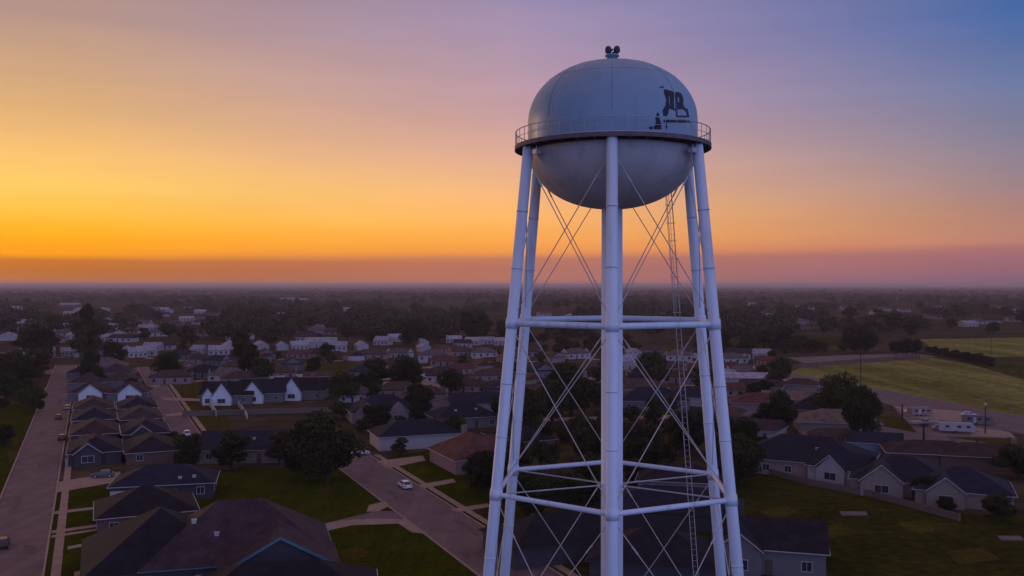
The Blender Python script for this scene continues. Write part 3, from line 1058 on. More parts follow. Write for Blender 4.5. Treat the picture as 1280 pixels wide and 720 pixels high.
NEAR = []
for s_ in range(5):
    cr, tr = tree_proto(100 + s_, 9500, .50, zb=0.5, lobes=18)
    NEAR.append((cr.mesh('crown', LEAF[s_ % 3 if s_ != 2 else 0]), tr.mesh('trunk', BARK)))
MID = []
for s_ in range(8):
    tall = s_ in (2, 5)
    cr, tr = tree_proto(200 + s_, 2600, .80, w=10 if not tall else 6.5, h=10, zb=.6, lobes=12)
    cr.m = 1
    n0 = len(cr.f)
    k = len(cr.v)
    cr.v += tr.v
    cr.f += [tuple(k + i for i in f) for f in tr.f]
    cr.mi += [1] * len(tr.f)
    MID.append(cr.mesh('tree', [LEAF[s_ % 3], BARK]))


def near_tree(px, py, w, h, label, k=0, rot=None, name='tree', group=None):
    t = thing(name, label, 'tree', G(px, py), rot if rot is not None else random.uniform(0, 6), group)
    t.scale = (w / 10, w / 10, h / 10)
    link('crown', NEAR[k][0], t)
    link('trunk', NEAR[k][1], t)
    return t


near_tree(408, 603, 15.5, 14.0, 'biggest dark round tree on the lawn beside the central street', 0)
near_tree(382, 600, 12, 12.5, 'dark tree merging into the left flank of the biggest round tree', 2)
near_tree(429, 503, 13, 11, 'round dark tree right of the white gabled row', 1)
near_tree(524, 520, 11, 10, 'low bushy tree between two navy roofs', 2)
near_tree(512, 487, 16, 13, 'wide dark tree at the edge of the dry lawn', 3)
near_tree(211, 476, 12.5, 13, 'round green tree at the head of the second street', 1)
near_tree(1050, 530, 15, 15.5, 'leafy tree in front of the tall pole on the right', 1)
near_tree(1078, 555, 12, 15, 'dark tree just right of the leafy tree and pole', 2)
near_tree(970, 545, 11, 12, 'dark tree between the red roof and the big navy roof', 0)
near_tree(612, 620, 12, 9, 'dark tree against the left tower legs by the kerb', 2)
near_tree(596, 600, 6, 5, 'small shrubby tree in front of the red roofed house', 3, name='shrub_tree')
near_tree(655, 540, 13, 13, 'dark tree filling the gap of the left tower legs', 4)
near_tree(715, 520, 20, 16, 'broad dark tree left of the tower column', 0)
near_tree(690, 530, 13, 13, 'dark tree at the left flank of the broad one by the column', 2)
near_tree(740, 575, 12, 10, 'tree directly behind the lower ring left of the column', 4)
near_tree(730, 640, 12, 10, 'dark tree below the lower ring left of the column', 0)
near_tree(660, 650, 10, 9, 'dark tree between the two left legs near the street', 2)
near_tree(800, 585, 14, 10, 'dark tree behind the lower ring right of the column', 0)
near_tree(860, 570, 13, 11, 'dark tree next to the right pair of legs', 2)
near_tree(925, 605, 12, 10, 'dark tree right of the tower legs on the rough grass', 2)
near_tree(4, 560, 7, 6, 'dark tree on the left verge nearest the street', 2)
near_tree(40, 516, 10, 9, 'olive tree beside the left street below the junction', 4)
near_tree(8, 500, 11, 10, 'dark green tree at the left edge above the verge', 1)
near_tree(30, 480, 14, 12, 'bushy tree left of the street head', 1)
near_tree(246, 566, 6, 4.5, 'small shrub at the end of the pale fence', 0, name='shrub_tree')
near_tree(213, 560, 5, 4, 'tiny shrub by the second street kerb', 3, name='shrub_tree')
near_tree(1275, 598, 12, 7, 'dark tree cut by the right edge behind the last tan gable', 2)
near_tree(1246, 650, 7, 4.5, 'low shrub at the right end wall of the last tan gable', 0, name='shrub_tree')
near_tree(1157, 628, 6, 5, 'dark shrub filling the gap of the two tan gables', 2, name='shrub_tree')
near_tree(1182, 640, 4, 2.6, 'low shrub under the gable of the farthest right house', 0, name='shrub_tree')


def far_tree(px, py, w, h, k=None, z=0):
    k = random.randrange(8) if k is None else k
    o = link('tree', MID[k], None, G(px, py), random.uniform(0, 6))
    sw = w / (6.5 if k in (2, 5) else 10)
    o.scale = (sw, sw, h / 10)
    ratio = h / w
    look = ('tall ' if h > 16 else 'low ' if h < 8 else '') + ('narrow ' if ratio > 1.35 else 'broad ' if ratio < .8 else 'round ') + ('dark green', 'green', 'olive')[k % 3] + ' tree'
    far_items.append([o, px, py, look, 'tree'])
    return o


for (x, y, w, h, k) in [(108, 443, 13, 30, 2), (100, 447, 12, 22, 5), (118, 446, 13, 22, 5), (50, 448, 20, 17, 0), (66, 418, 17, 17, 1), (10, 418, 17, 15, 3), (310, 470, 15, 17, 3), (302, 455, 14, 18, 0),
                        (586, 424, 26, 21, 6), (600, 423, 20, 20, 0), (520, 424, 26, 17, 3), (505, 424, 18, 15, 0), (1083, 442, 15, 15, 3), (1072, 441, 12, 12, 6), (1133, 443, 13, 9, 0), (1145, 443, 12, 9, 6),
                        (1120, 443, 11, 9, 3), (955, 436, 20, 14, 1), (972, 434, 14, 12, 7), (935, 437, 13, 12, 4), (905, 443, 15, 14, 0), (1000, 438, 14, 10, 4), (1014, 441, 11, 9, 1), (990, 440, 11, 9, 1)]:
    far_tree(x, y, w, h, k)
# hedgerow bushes along the mown field
for i in range(13):
    t = i / 12
    o = far_tree(1162 + 74 * t, 441 + 17 * t + random.uniform(-.5, .5), random.uniform(7, 9), random.uniform(3.8, 5.5), random.choice((0, 3, 6)))
    far_items.pop()
    tag(o, 'bush of the hedgerow on the mown field, %s from its left end' % ['first', 'second', 'third', 'fourth', 'fifth', 'sixth', 'seventh', 'eighth', 'ninth', 'tenth', 'eleventh', 'twelfth', 'thirteenth'][i], 'bush', 'bushes of the hedgerow')
    o.name = 'hedge_bush'


def clear(px, py):
    """keep streets, mown fields and the listed houses free of scattered trees"""
    p = G(px, py)
    if 100 < p.y < 480 and -6.6 - 14 < p.x + .4477 * p.y < -6.6 + 6:
        return False
    if 245 < p.y < 470 and 14 < p.x + .44 * p.y < 32:
        return False
    if px > 1085 and py > 420:
        return False
    if 222 < px < 425 and 480 < py < 565:
        return False
    if 85 < px < 215 and 490 < py < 600:
        return False
    if px > 985 and py > 442:
        return False
    for it in far_items:
        if it[4] not in ('tree', 'bush') and abs(it[1] - px) < 5 + (py - 380) * .12 and -6 < py - it[2] < 9 * (py - HZ) / 80:
            return False
    return True


n = 0
tries = 0
while n < 215 and tries < 8000:
    tries += 1
    px = random.uniform(-5, 1285)
    py = 374 + 120 * random.random() ** 1.25
    if 398 < py < 428 and random.random() < .0:
        continue
    if not clear(px, py):
        continue
    if py > 430 and random.random() < .15:
        continue
    sc = random.uniform(.75, 1.25)
    far_tree(px, py, 13 * sc * (1.25 if py < 415 else .95), 12 * sc * (1.1 if py < 415 else .9))
    n += 1

nb = 0
tries = 0
while nb < 185 and tries < 8000:
    tries += 1
    px = random.uniform(0, 1275)
    py = 438 + 190 * random.random() ** 1.7
    if not clear(px, py) or (py > 590 and (px < 460 or px > 1000)) or (470 < px < 640 and py > 590):
        continue
    p = G(px, py)
    if -1 < p.x - (52.3 - .4375 * p.y) < 13 and p.y < 230:
        continue
    if any(abs(hx - px) < 32 * 150 / p.y and -3 < hy - py < 12 for hx, hy in HP if py > 495):
        continue
    w = random.uniform(3.5, 8.5)
    o = far_tree(px, py, w, w * random.uniform(.75, 1.1))
    o.name = 'bush'
    far_items[-1][3] = far_items[-1][3].replace('tree', 'bush').replace('low ', '')
    far_items[-1][4] = 'bush'
    nb += 1

# woods too far to count: one mass
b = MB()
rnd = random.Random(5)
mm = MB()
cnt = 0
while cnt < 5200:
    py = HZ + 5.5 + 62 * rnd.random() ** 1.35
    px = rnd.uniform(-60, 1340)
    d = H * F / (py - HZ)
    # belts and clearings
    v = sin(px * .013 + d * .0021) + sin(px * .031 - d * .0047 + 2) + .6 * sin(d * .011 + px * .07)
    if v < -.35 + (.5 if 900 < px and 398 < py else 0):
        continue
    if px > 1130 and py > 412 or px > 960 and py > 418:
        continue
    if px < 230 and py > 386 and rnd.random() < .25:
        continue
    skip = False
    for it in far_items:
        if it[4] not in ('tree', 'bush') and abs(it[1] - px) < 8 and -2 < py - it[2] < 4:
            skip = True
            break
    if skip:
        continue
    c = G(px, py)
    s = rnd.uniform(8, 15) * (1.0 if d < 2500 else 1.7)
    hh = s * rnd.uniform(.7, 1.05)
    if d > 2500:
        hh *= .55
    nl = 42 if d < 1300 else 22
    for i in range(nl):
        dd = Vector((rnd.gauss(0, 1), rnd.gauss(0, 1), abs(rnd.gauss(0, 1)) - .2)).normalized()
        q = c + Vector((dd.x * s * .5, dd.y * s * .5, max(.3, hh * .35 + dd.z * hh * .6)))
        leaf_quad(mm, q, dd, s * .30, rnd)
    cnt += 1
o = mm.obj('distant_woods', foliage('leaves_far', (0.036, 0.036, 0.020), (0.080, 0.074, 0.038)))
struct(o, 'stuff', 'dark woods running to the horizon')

# ------------------------------------------------------------------ labels for the far houses and trees
LM = [('the left street head', 78, 455), ('the second street head', 188, 455), ('the tallest dark tree', 108, 420), ('the left edge of the view', 0, 430),
      ('the round tree at the second street', 211, 455), ('the white gabled row', 325, 475), ('the tree ending the gabled row', 428, 470), ('the dry lawn in the middle', 450, 462),
      ('the wide dark tree', 512, 455), ('the broad navy roof', 600, 490), ('the twin dark trees', 592, 410), ('the left tower legs', 650, 430),
      ('left of the column', 715, 440), ('right of the column', 805, 440), ('the right tower legs', 880, 440), ('the long white barn', 935, 465),
      ('the country road bend', 990, 470), ('the tall pole on the right', 1076, 435), ('the mown field', 1150, 430), ('the hedgerow', 1200, 425), ('the right edge of the view', 1278, 420),
      ('the middle skyline', 400, 385), ('the left skyline', 200, 385), ('the far left skyline', 40, 385), ('the skyline right of the tower', 960, 385),
      ('the skyline over the road', 1080, 385), ('the far right skyline', 1220, 385), ('the skyline inside the tower', 765, 385), ('the skyline next to the left legs', 580, 385),
      ('the left bright row', 150, 432), ('the middle bright row', 340, 430), ('the white houses by the tower', 560, 425), ('the squat navy house', 1015, 500),
      ('the left middle skyline', 300, 388), ('the skyline above the dry lawn', 490, 388)]
ORD = ['first', 'second', 'third', 'fourth', 'fifth', 'sixth', 'seventh', 'eighth', 'ninth', 'tenth', 'eleventh', 'twelfth', 'thirteenth', 'fourteenth', 'fifteenth', 'sixteenth']
cells = {}
NR = lambda l: (' near ' if l.startswith('the ') else ' just ') + l

for it in far_items:
    o, px, py, look, kd = it
    L = min(LM, key=lambda l: (abs(l[1] - px) * .6) ** 2 + (abs(l[2] - py) * 1.6) ** 2)
    cells.setdefault((L[0], look), []).append(it)
for (lm, look), its in cells.items():
    its.sort(key=lambda i: i[1])
    for n_, it in enumerate(its):
        o, px, py, _, kd = it
        look = look.replace('white metal building', 'white building')
        lb_ = look + NR(lm) if len(its) == 1 else look + NR(lm) + ', ' + ORD[min(n_, 15)]+ ' from left'
        tag(o, lb_, kd, 'trees scattered through the town' if kd == 'tree' else 'bushes scattered between the houses' if kd == 'bush' else 'houses of the quarter beyond' if kd == 'house' else 'large metal buildings in the distance')

# ------------------------------------------------------------------ cars
def car_proto(body_mat, label, px, py, rz):
    t = thing('parked_car', label, 'car', G(px, py) + Vector((0, 0, .045)), rz)
    # side profile (x forward), lofted across with tumblehome
    low = [(-2.25, .35), (-2.3, .62), (-2.2, .88), (-1.3, .95), (.9, .93), (1.9, .82), (2.25, .62), (2.25, .35)]
    b = MB()
    for (y0, y1) in ((-.88, .88),):
        k = len(b.v)
        n = len(low)
        b.v += [(x, y0 + (.08 if z > .8 else 0), z) for x, z in low] + [(x, y1 - (.08 if z > .8 else 0), z) for x, z in low]
        b.f.append(tuple(k + i for i in range(n)))
        b.f.append(tuple(k + n + i for i in reversed(range(n))))
        b.mi += [0, 0]
        for i in range(n):
            j = (i + 1) % n
            b.f.append((k + i, k + n + i, k + n + j, k + j))
            b.mi.append(0)
    body = b.obj('body', body_mat, t)
    b = MB()
    A = [(-1.85, -.76, .93), (1.05, -.76, .92), (.35, -.62, 1.40), (-1.25, -.62, 1.42)]
    B = [(x, -y, z) for x, y, z in A]
    b.quad(*A); b.quad(*reversed(B)); b.quad(A[1], B[1], B[2], A[2]); b.quad(A[3], B[3], B[0], A[0]); b.quad(A[0], B[0], B[1], A[1])
    b.obj('window', GLASS, body)
    b = MB()
    b.quad((-1.3, -.63, 1.425), (.4, -.63, 1.405), (.4, .63, 1.405), (-1.3, .63, 1.425))
    b.box(-1.28, .38, -.62, .62, 1.40, 1.45)
    for s_ in (-1, 1):
        b.tube((1.05, s_ * .77, .93), (.36, s_ * .63, 1.42), .035, n=5)
        b.tube((-1.85, s_ * .77, .93), (-1.27, s_ * .63, 1.42), .05, n=5)
        b.tube((-.35, s_ * .775, .93), (-.4, s_ * .635, 1.42), .035, n=5)
    b.obj('roof', body_mat, body)
    for sx_ in (-1.4, 1.4):
        for sy_ in (-1, 1):
            b = MB()
            b.tube((sx_, sy_ * .68, .33), (sx_, sy_ * .90, .33), .33, n=16)
            wl = b.obj('wheel', mat('tyre_rubber', (.02, .02, .02), .9, .2, 3), t)
            b = MB()
            b.tube((sx_, sy_ * .88, .33), (sx_, sy_ * .915, .33), .2, n=12)
            b.obj('rim', STEEL, wl)
    for sy_ in (-1, 1):
        b = MB()
        b.box(2.15, 2.262, sy_ * .55 - .2, sy_ * .55 + .2, .58, .72)
        b.obj('headlight', TRIM, body)
        b = MB()
        b.box(-2.31, -2.2, sy_ * .6 - .18, sy_ * .6 + .18, .66, .84)
        b.obj('tail_light', mat('tail_light_red', (.25, .02, .02), .3, .1, 2), body)
    return t


WHITEC = mat('car_white', (0.75, 0.77, 0.80), 0.25, 0.03, 1, spec=0.6)
DARKC = mat('car_dark', (0.02, 0.02, 0.03), 0.3, 0.1, 1, spec=0.6)
SILV = mat('car_silver', (0.35, 0.36, 0.40), 0.3, 0.05, 1, metal=.5, spec=0.6)
REDC = mat('car_maroon', (0.10, 0.02, 0.025), 0.3, 0.05, 1, spec=0.6)
ST = radians(90 + AG)
car_proto(WHITEC, 'white car at the right kerb of the central street', 506, 610, ST)
car_proto(SILV, 'silver car parked by the big dark tree at the street head', 450, 569, radians(20))
car_proto(DARKC, 'dark car at the left edge of the left street', 3, 684, ST)
car_proto(REDC, 'maroon car halfway along the left street kerb', 73, 524, ST)
car_proto(DARKC, 'dark car just behind the maroon one at the left kerb', 77, 550, ST)
car_proto(SILV, 'silver car in the dirt yard beside the country road', 1176, 538, radians(-8))
car_proto(WHITEC, 'white car behind the dirt yard near the pole with lamp', 1212, 521, radians(-15))
car_proto(SILV, 'silver car on the pavement by the long white barn', 925, 494, radians(-5))

cars_src = {'white': None}
protos = [o for o in bpy.data.objects if o.name.startswith('parked_car')]
more = [(2, 84, 512, 'silver car at the left kerb near the cross street', 0), (0, 233, 545, 'white car on the second street head drive', 0), (3, 143, 508, 'dark car on the cross street between the white gables', 90),
        (8, 420, 492, 'silver car by the tree ending the gabled row', 80), (0, 470, 484, 'white car at the lower edge of the dry lawn', 85), (2, 552, 489, 'silver car on the pale lot left of the broad navy roof', 60),
        (7, 905, 446, 'white car on the pale lot right of the right leg', 90), (3, 921, 444, 'dark car on the pale lot right of the right leg', 80), (8, 940, 446, 'silver car on the pale lot right of the right leg', 95),
        (4, 1000, 478, 'maroon car on the country road bend', 60), (0, 1140, 517, 'white car at the left corner of the paved lot', 40),
        (2, 35, 476, 'silver car left of the street head', 0), (3, 128, 597, 'dark car on the wide drive off the left street', 85)]
for i_, (k_, x_, y_, lb_, rr_) in enumerate(more):
    c_ = copy_tree(protos[max(0, k_ - 1)])
    c_.location = G(x_, y_) + Vector((0, 0, .09))
    c_.rotation_euler = (0, 0, ST + radians(rr_))
    c_['label'] = lb_

# boat hull and trailers in the yard
def boat(px, py, L, rz, label):
    t = thing('boat', label, 'boat', G(px, py), rz)
    b = MB()
    n = 10
    secs = []
    for i in range(n + 1):
        u = i / n
        x = -L / 2 + L * u
        hw = 1.15 * (1 - max(0, (u - .45) / .55) ** 2.2)
        hw = max(hw, .03)
        zk = .55 + .5 * max(0, u - .6)
        secs.append([(x, -hw, 1.45 + .25 * u), (x, -hw * .75, .85 + .2 * u), (x, 0, zk), (x, hw * .75, .85 + .2 * u), (x, hw, 1.45 + .25 * u)])
    for i in range(n):
        for j in range(4):
            b.quad(secs[i][j], secs[i + 1][j], secs[i + 1][j + 1], secs[i][j + 1])
        b.quad(secs[i][4], secs[i + 1][4], secs[i + 1][0], secs[i][0])
    b.quad(*secs[0])
    b.obj('hull', W['white'], t)
    b = MB()
    b.box(-.6, .9, -.6, .6, 1.5, 2.05)
    b.obj('console', GLASS, t)
    b = MB()
    b.box(-L / 2, L / 2 + 1, -.06, .06, .42, .54)
    b.box(-1, 1, -1.1, 1.1, .34, .42)
    for s_ in (-1, 1):
        b.tube((0, s_ * 1.1, .32), (0, s_ * 1.3, .32), .32, n=12)
    b.obj('trailer', DARK_STEEL, t)


boat(1156, 533, 8.5, radians(5), 'white boat on a trailer in the dirt yard')


def camper(px, py, L, rz, label, m):
    t = thing('camper_trailer', label, 'trailer', G(px, py), rz)
    b = MB()
    P = [(-L / 2, .6), (-L / 2, 2.5), (-L / 2 + .4, 2.75), (L / 2 - .7, 2.75), (L / 2, 1.9), (L / 2 - .2, .6)]
    k = len(P)
    b.v += [(x, -1.2, z) for x, z in P] + [(x, 1.2, z) for x, z in P]
    b.f += [tuple(range(k)), tuple(reversed(range(k, 2 * k)))] + [((i + 1) % k, i, k + i, k + (i + 1) % k) for i in range(k)]
    b.mi += [0] * (k + 2)
    b.obj('body', m, t)
    for x in (-L * .28, L * .05, L * .3):
        b = MB()
        b.box(x - .45, x + .45, -1.24, -1.19, 1.5, 2.1)
        b.obj('window', GLASS, t)
    b = MB()
    b.box(-.35 - L * .1, .35 - L * .1, -1.23, -1.19, .65, 2.2)
    b.obj('door', GARAGE, t)
    for s_ in (-1, 1):
        b = MB()
        b.tube((-.2, s_ * 1.0, .35), (-.2, s_ * 1.22, .35), .35, n=12)
        b.obj('wheel', DARK_STEEL, t)
    b = MB()
    b.box(L / 2 - .3, L / 2 + 1.2, -.06, .06, .5, .62)
    b.obj('drawbar', DARK_STEEL, t)


camper(1196, 541, 9, radians(-14), 'long pale camper trailer at the front of the dirt yard', W['white'])
camper(1150, 520, 7, radians(10), 'pale camper trailer at the back left of the dirt yard', W['pink'])
camper(1222, 531, 8, radians(-20), 'grey camper trailer behind the long pale one', W['grey'])


# ------------------------------------------------------------------ poles, fences, small things
def pole(px, py, h, label, arm=True, lamp=False, r=.16):
    t = thing('utility_pole' if not lamp else 'street_lamp', label, 'pole' if not lamp else 'street lamp', G(px, py), radians(random.uniform(-30, 30)))
    b = MB()
    b.tube((0, 0, -.1), (0, 0, h), r, r * .7, n=8)
    b.obj('post', POLE, t)
    if arm:
        b = MB()
        b.box(-1.1, 1.1, -.06, .06, h - .9, h - .75)
        for x in (-1, -.5, .5, 1):
            b.tube((x, 0, h - .75), (x, 0, h - .6), .05, n=6)
        b.obj('crossarm', POLE, t)
    if lamp:
        b = MB()
        b.lathe([(.001, 0), (.32, .05), (.4, .4), (.28, .7), (.001, .78)], 12, (0, 0, h))
        b.obj('lamp_head', TRIM, t)
    return t


pole(1076, 516, 19.5, 'tall bare pole rising out of the leafy tree on the right')
pole(1239, 449, 13, 'pole standing at the right end of the hedgerow')
pole(1128, 527, 5, 'short dark post at the left of the dirt yard', arm=False, r=.3)
pole(1155, 562, 5.5, 'thick short post behind the low maroon roof', arm=False, r=.35)
pole(1232, 542, 7.5, 'pole with round white lamp at the dirt yard', arm=False, lamp=True, r=.2)
pole(1222, 566, 3.5, 'stubby post on the low maroon roofs street side', arm=False, r=.35)
pole(398, 505, 9, 'slim pole at the right end of the gabled row')
pole(300, 520, 8, 'slim pole in front of the gabled row', arm=False, r=.1)


def fence(pts, h, m, label, name='fence', t=.12):
    P = [G(*p) for p in pts]
    root = thing(name, label, 'fence', P[0])
    for i in range(len(P) - 1):
        a, c = P[i] - P[0], P[i + 1] - P[0]
        d = (c - a)
        L = d.length
        M = Matrix.Translation(a) @ Matrix.Rotation(atan2(d.y, d.x), 4, 'Z')
        b = MB()
        b.box(0, L, -t / 2, t / 2, .05, h, M)
        b.box(0, L, -t / 2 - .04, t / 2 + .04, h, h + .08, M)
        b.obj('panel', m, root)
        n = max(1, int(L / 6))
        for j in range(n + 1):
            b = MB()
            x = L * j / n
            b.box(x - .08, x + .08, -t / 2 - .06, t / 2 + .06, 0, h + .2, M)
            b.obj('post', m, root)


fence([(256, 497), (270, 521)], 1.8, FENCEW, 'pale fence running down from the left gabled house')
fence([(298, 508), (309, 524)], 1.6, FENCEW, 'short pale fence between the gabled houses')
fence([(255, 546), (284, 577)], 1.7, FENCEW, 'pale fence beside the wide slate roofed house')
fence([(228, 521), (405, 516), (445, 515)], 1.7, FENCEM, 'long brown fence below the white gabled row')
fence([(290, 480), (355, 474), (410, 470)], 1.6, FENCEW, 'pale fence behind the white gabled row')
fence([(450, 477), (540, 471)], 1.6, FENCEW, 'pale fence at the lower edge of the dry lawn')
fence([(556, 486), (600, 489), (640, 484)], 1.6, FENCEM, 'brown fence before the broad navy roof near the legs')
fence([(948, 590), (1012, 607), (1090, 622), (1200, 652)], 1.2, FENCEM, 'low wooden fence along the rough grass before the navy roofs')
fence([(82, 583), (145, 575)], 1.5, FENCEW, 'pale fence in front of the nearest dark roof by the left street')
fence([(890, 462), (1000, 460), (1070, 454), (1150, 449)], 2.0, mat('fence_rust', (.16, .08, .065), .9, .2, .5), 'long rust brown fence at the top of the mown field')
fence([(440, 492), (500, 490), (540, 486)], 1.6, FENCEM, 'brown fence above the navy hipped house')
fence([(0, 467), (56, 462)], 1.4, FENCEW, 'pale fence beside the left street head')

# air conditioners standing in a line between the two dark columns of roofs
ac_y = [517, 524, 531, 539, 548, 558]
for i, y in enumerate(ac_y):
    d_ = H * F / (y - HZ)
    X = 6.5 - .4440 * d_ - 0.2
    t = thing('air_conditioner', 'white air conditioner between the dark roofs, %s from the near end' % ['sixth', 'fifth', 'fourth', 'third', 'second', 'first'][i], 'air conditioner', Vector((X, d_, 0)), radians(AG), 'air conditioners between the dark roofs')
    b = MB()
    b.box(-.62, .62, -.8, .8, 0, 1.5)
    b.obj('casing', W['white'], t)
    b = MB()
    b.tube((0, 0, 1.49), (0, 0, 1.6), .45, n=14)
    b.obj('fan_cover', DARK_STEEL, t)
# pale slabs on the rough grass
for (x, y, w_, d_, lb_) in [(1066, 643, 4.5, 2.2, 'pale concrete slab on the rough grass below the navy roofs'), (1262, 674, 3.5, 2, 'pale concrete slab on the rough grass near the right edge')]:
    b = MB()
    b.prism([(-w_ / 2, -d_ / 2), (w_ / 2, -d_ / 2), (w_ / 2 + .5, d_ / 2), (-w_ / 2 + .4, d_ / 2)], 0, .25)
    o = b.obj('slab', DIRT)
    o.location = G(x, y)
    tag(o, lb_, 'slab')

# ------------------------------------------------------------------ sky
Wd = bpy.data.worlds.new('World')
C.world = Wd
Wd.use_nodes = True
nt = Wd.node_tree
N = nt.nodes
N.clear()
lk = nt.links.new


def node(t, **kw):
    n = N.new(t)
    for k, v in kw.items():
        setattr(n, k, v)
    return n


def math(op, a, b=None, clamp=False):
    n = node('ShaderNodeMath', operation=op, use_clamp=clamp)
    for i, v in enumerate((a, b)):
        if v is None:
            continue
        if isinstance(v, (int, float)):
            n.inputs[i].default_value = v
        else:
            lk(v, n.inputs[i])
    return n.outputs[0]


tc = node('ShaderNodeTexCoord')
sep = node('ShaderNodeSeparateXYZ')
lk(tc.outputs['Generated'], sep.inputs[0])
SAZ = radians(-36)          # azimuth of the afterglow, from +Y towards +X
hx = math('MULTIPLY', sep.outputs[0], sin(SAZ))
hy = math('MULTIPLY', sep.outputs[1], cos(SAZ))
dot = math('ADD', hx, hy)
r2 = math('ADD', math('MULTIPLY', sep.outputs[0], sep.outputs[0]), math('MULTIPLY', sep.outputs[1], sep.outputs[1]))
t_ = math('DIVIDE', dot, math('MAXIMUM', math('SQRT', r2), 1e-4))
zpos = math('SQRT', math('MAXIMUM', sep.outputs[2], 0.0))
# the top of the low cloud bank wavers a little
nz = node('ShaderNodeTexNoise')
nz.inputs['Scale'].default_value = 3.0
nz.inputs['Detail'].default_value = 5
mp = node('ShaderNodeMapping')
mp.inputs['Scale'].default_value = (1, 1, 14)
lk(tc.outputs['Generated'], mp.inputs['Vector'])
lk(mp.outputs['Vector'], nz.inputs['Vector'])
zpos = math('ADD', zpos, math('MULTIPLY', math('SUBTRACT', nz.outputs['Fac'], 0.5), 0.018))


def ramp(stops, mult=1.0):
    n = node('ShaderNodeValToRGB')
    e = n.color_ramp.elements
    for i, (p, c) in enumerate(stops):
        col = tuple(min(v, 4) * mult for v in s2l(c)[:3]) + (1,)
        if i < 2:
            e[i].position = p
            e[i].color = col
        else:
            q = e.new(p)
            q.color = col
    lk(zpos, n.inputs['Fac'])
    return n.outputs['Color']


def mkramp(stops, mult=1.0):
    # elements[0], [1] exist already: set the first and last, add the rest
    n = node('ShaderNodeValToRGB')
    e = n.color_ramp.elements
    cc = [(p, tuple(v * mult for v in s2l(c)[:3]) + (1,)) for p, c in stops]
    e[0].position, e[0].color = cc[0]
    e[1].position, e[1].color = cc[-1]
    for p, c in cc[1:-1]:
        q = e.new(p)
        q.color = c
    lk(zpos, n.inputs['Fac'])
    return n.outputs['Color']


L_ = mkramp([(0, (178, 110, 80)), (.07, (174, 104, 62)), (.12, (172, 98, 44)), (.153, (184, 104, 40)), (.172, (238, 148, 20)), (.205, (245, 160, 18)), (.235, (246, 172, 34)), (.27, (246, 188, 72)), (.31, (246, 196, 98)), (.37, (232, 180, 112)), (.44, (202, 160, 122)), (.50, (172, 140, 130)), (.68, (152, 122, 128)), (1, (138, 107, 108))])
M_ = mkramp([(0, (188, 120, 104)), (.13, (180, 113, 98)), (.168, (186, 116, 94)), (.188, (234, 148, 76)), (.22, (246, 164, 76)), (.27, (246, 176, 102)), (.31, (238, 176, 124)), (.37, (214, 163, 146)), (.43, (188, 150, 160)), (.54, (150, 136, 172)), (.72, (138, 118, 138)), (1, (138, 107, 108))])
R_ = mkramp([(0, (118, 92, 116)), (.09, (134, 96, 116)), (.15, (150, 100, 110)), (.182, (162, 106, 110)), (.202, (184, 124, 110)), (.23, (180, 128, 112)), (.27, (172, 128, 118)), (.31, (152, 126, 132)), (.37, (132, 126, 148)), (.43, (104, 116, 156)), (.50, (66, 100, 158)), (.72, (106, 100, 134)), (1, (138, 107, 108))])
B_ = mkramp([(0, (150, 150, 206)), (.2, (148, 162, 232)), (.45, (126, 160, 234)), (.70, (126, 120, 152)), (1, (108, 83, 84))], 1.8)


def mr(v, a, b):
    n = node('ShaderNodeMapRange', clamp=True)
    n.inputs['From Min'].default_value = a
    n.inputs['From Max'].default_value = b
    n.interpolation_type = 'SMOOTHSTEP' if False else 'LINEAR'
    lk(v, n.inputs['Value'])
    return n.outputs['Result']


def mixc(f, a, b):
    n = node('ShaderNodeMix', data_type='RGBA')
    lk(f, n.inputs['Factor'])
    lk(a, n.inputs[6])
    lk(b, n.inputs[7])
    return n.outputs[2]


# t falls with the angle from the afterglow; convert to the angle for an even blend
ang = math('ARCCOSINE', t_)
c1 = mixc(mr(ang, radians(11), radians(38)), L_, M_)
c2 = mixc(mr(ang, radians(36), radians(64)), c1, R_)
c3 = mixc(mr(ang, radians(75), radians(150)), c2, B_)
# faint drawn-out wisps high above the bank
n3 = node('ShaderNodeTexNoise')
n3.inputs['Scale'].default_value = 2.2
n3.inputs['Detail'].default_value = 7
n3.inputs['Roughness'].default_value = 0.6
mp3 = node('ShaderNodeMapping')
mp3.inputs['Scale'].default_value = (1, 1, 9)
mp3.inputs['Rotation'].default_value = (0.06, -0.05, 0)
lk(tc.outputs['Generated'], mp3.inputs['Vector'])
lk(mp3.outputs['Vector'], n3.inputs['Vector'])
wis = node('ShaderNodeMapRange')
wis.inputs['From Min'].default_value = 0.3
wis.inputs['From Max'].default_value = 0.7
wis.inputs['To Min'].default_value = 0.94
wis.inputs['To Max'].default_value = 1.05
lk(n3.outputs['Fac'], wis.inputs['Value'])
hs3 = node('ShaderNodeHueSaturation')
lk(wis.outputs['Result'], hs3.inputs['Value'])
lk(c3, hs3.inputs['Color'])
c3 = hs3.outputs['Color']
bg = node('ShaderNodeBackground')
lk(c3, bg.inputs['Color'])
bg.inputs['Strength'].default_value = 1.0
sky = node('ShaderNodeTexSky', sky_type='NISHITA')
sky.sun_disc = False
sky.sun_elevation = radians(2.5)
sky.sun_rotation = SAZ
bg2 = node('ShaderNodeBackground')
lk(sky.outputs['Color'], bg2.inputs['Color'])
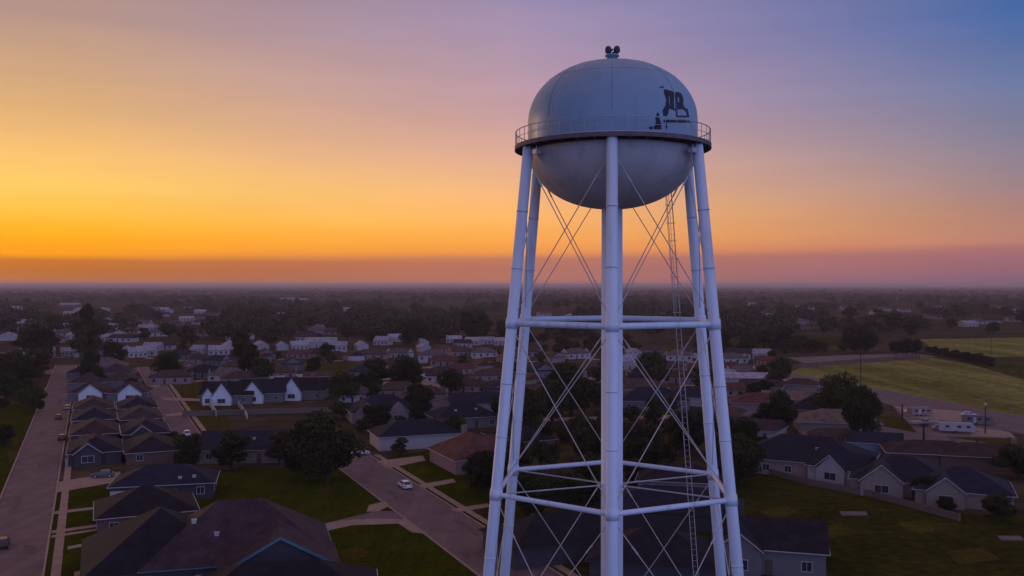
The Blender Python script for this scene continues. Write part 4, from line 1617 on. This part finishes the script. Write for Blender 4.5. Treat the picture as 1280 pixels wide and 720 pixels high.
bg2.inputs['Strength'].default_value = 0.003
add = node('ShaderNodeAddShader')
lk(bg.outputs[0], add.inputs[0])
lk(bg2.outputs[0], add.inputs[1])
wo = node('ShaderNodeOutputWorld')
lk(add.outputs[0], wo.inputs['Surface'])

# the last light of the sun, low and soft, from the afterglow
sl = bpy.data.lights.new('sun', 'SUN')
sl.energy = 0.55
sl.color = (1.0, 0.60, 0.38)
sl.angle = radians(12)
so = bpy.data.objects.new('sun', sl)
COL.objects.link(so)
el = radians(2.5)
dirv = Vector((sin(SAZ - .3) * cos(el), cos(SAZ - .3) * cos(el), sin(el)))
so.rotation_euler = dirv.to_track_quat('Z', 'Y').to_euler()
so.location = (0, 0, 80)

# ------------------------------------------------------------------ haze
HAZE_D = 0.00010
b = MB()
b.box(-69000, 69000, -2900, 74000, -1.0, 58.0)
hm = bpy.data.materials.new('haze')
hm.use_nodes = True
n_ = hm.node_tree.nodes
n_.clear()
pv = n_.new('ShaderNodeVolumePrincipled')
pv.inputs['Color'].default_value = (0.92, 0.76, 0.72, 1)
pv.inputs['Density'].default_value = HAZE_D
ou = n_.new('ShaderNodeOutputMaterial')
hm.node_tree.links.new(pv.outputs[0], ou.inputs['Volume'])
struct(b.obj('haze', hm), 'stuff', 'evening haze over the plain')

# ------------------------------------------------------------------ camera and render
cam = bpy.data.cameras.new('camera')
cam.sensor_width = 36
cam.lens = 36 * F / 1280
cam.clip_end = 200000
cam.clip_start = 0.5
co = bpy.data.objects.new('camera', cam)
COL.objects.link(co)
co.location = (0, 0, H)
co.rotation_euler = (pi / 2 - (360 - HZ) / F, 0, 0)
C.camera = co
C.render.engine = 'CYCLES'
C.view_settings.view_transform = 'Standard'
C.view_settings.look = 'None'
C.view_settings.exposure = 0.12
C.view_settings.gamma = 1
C.view_settings.use_curve_mapping = False
C.cycles.use_denoising = True
C.cycles.max_bounces = 6
C.cycles.diffuse_bounces = 3
C.cycles.glossy_bounces = 2
C.cycles.volume_bounces = 0
C.render.film_transparent = False
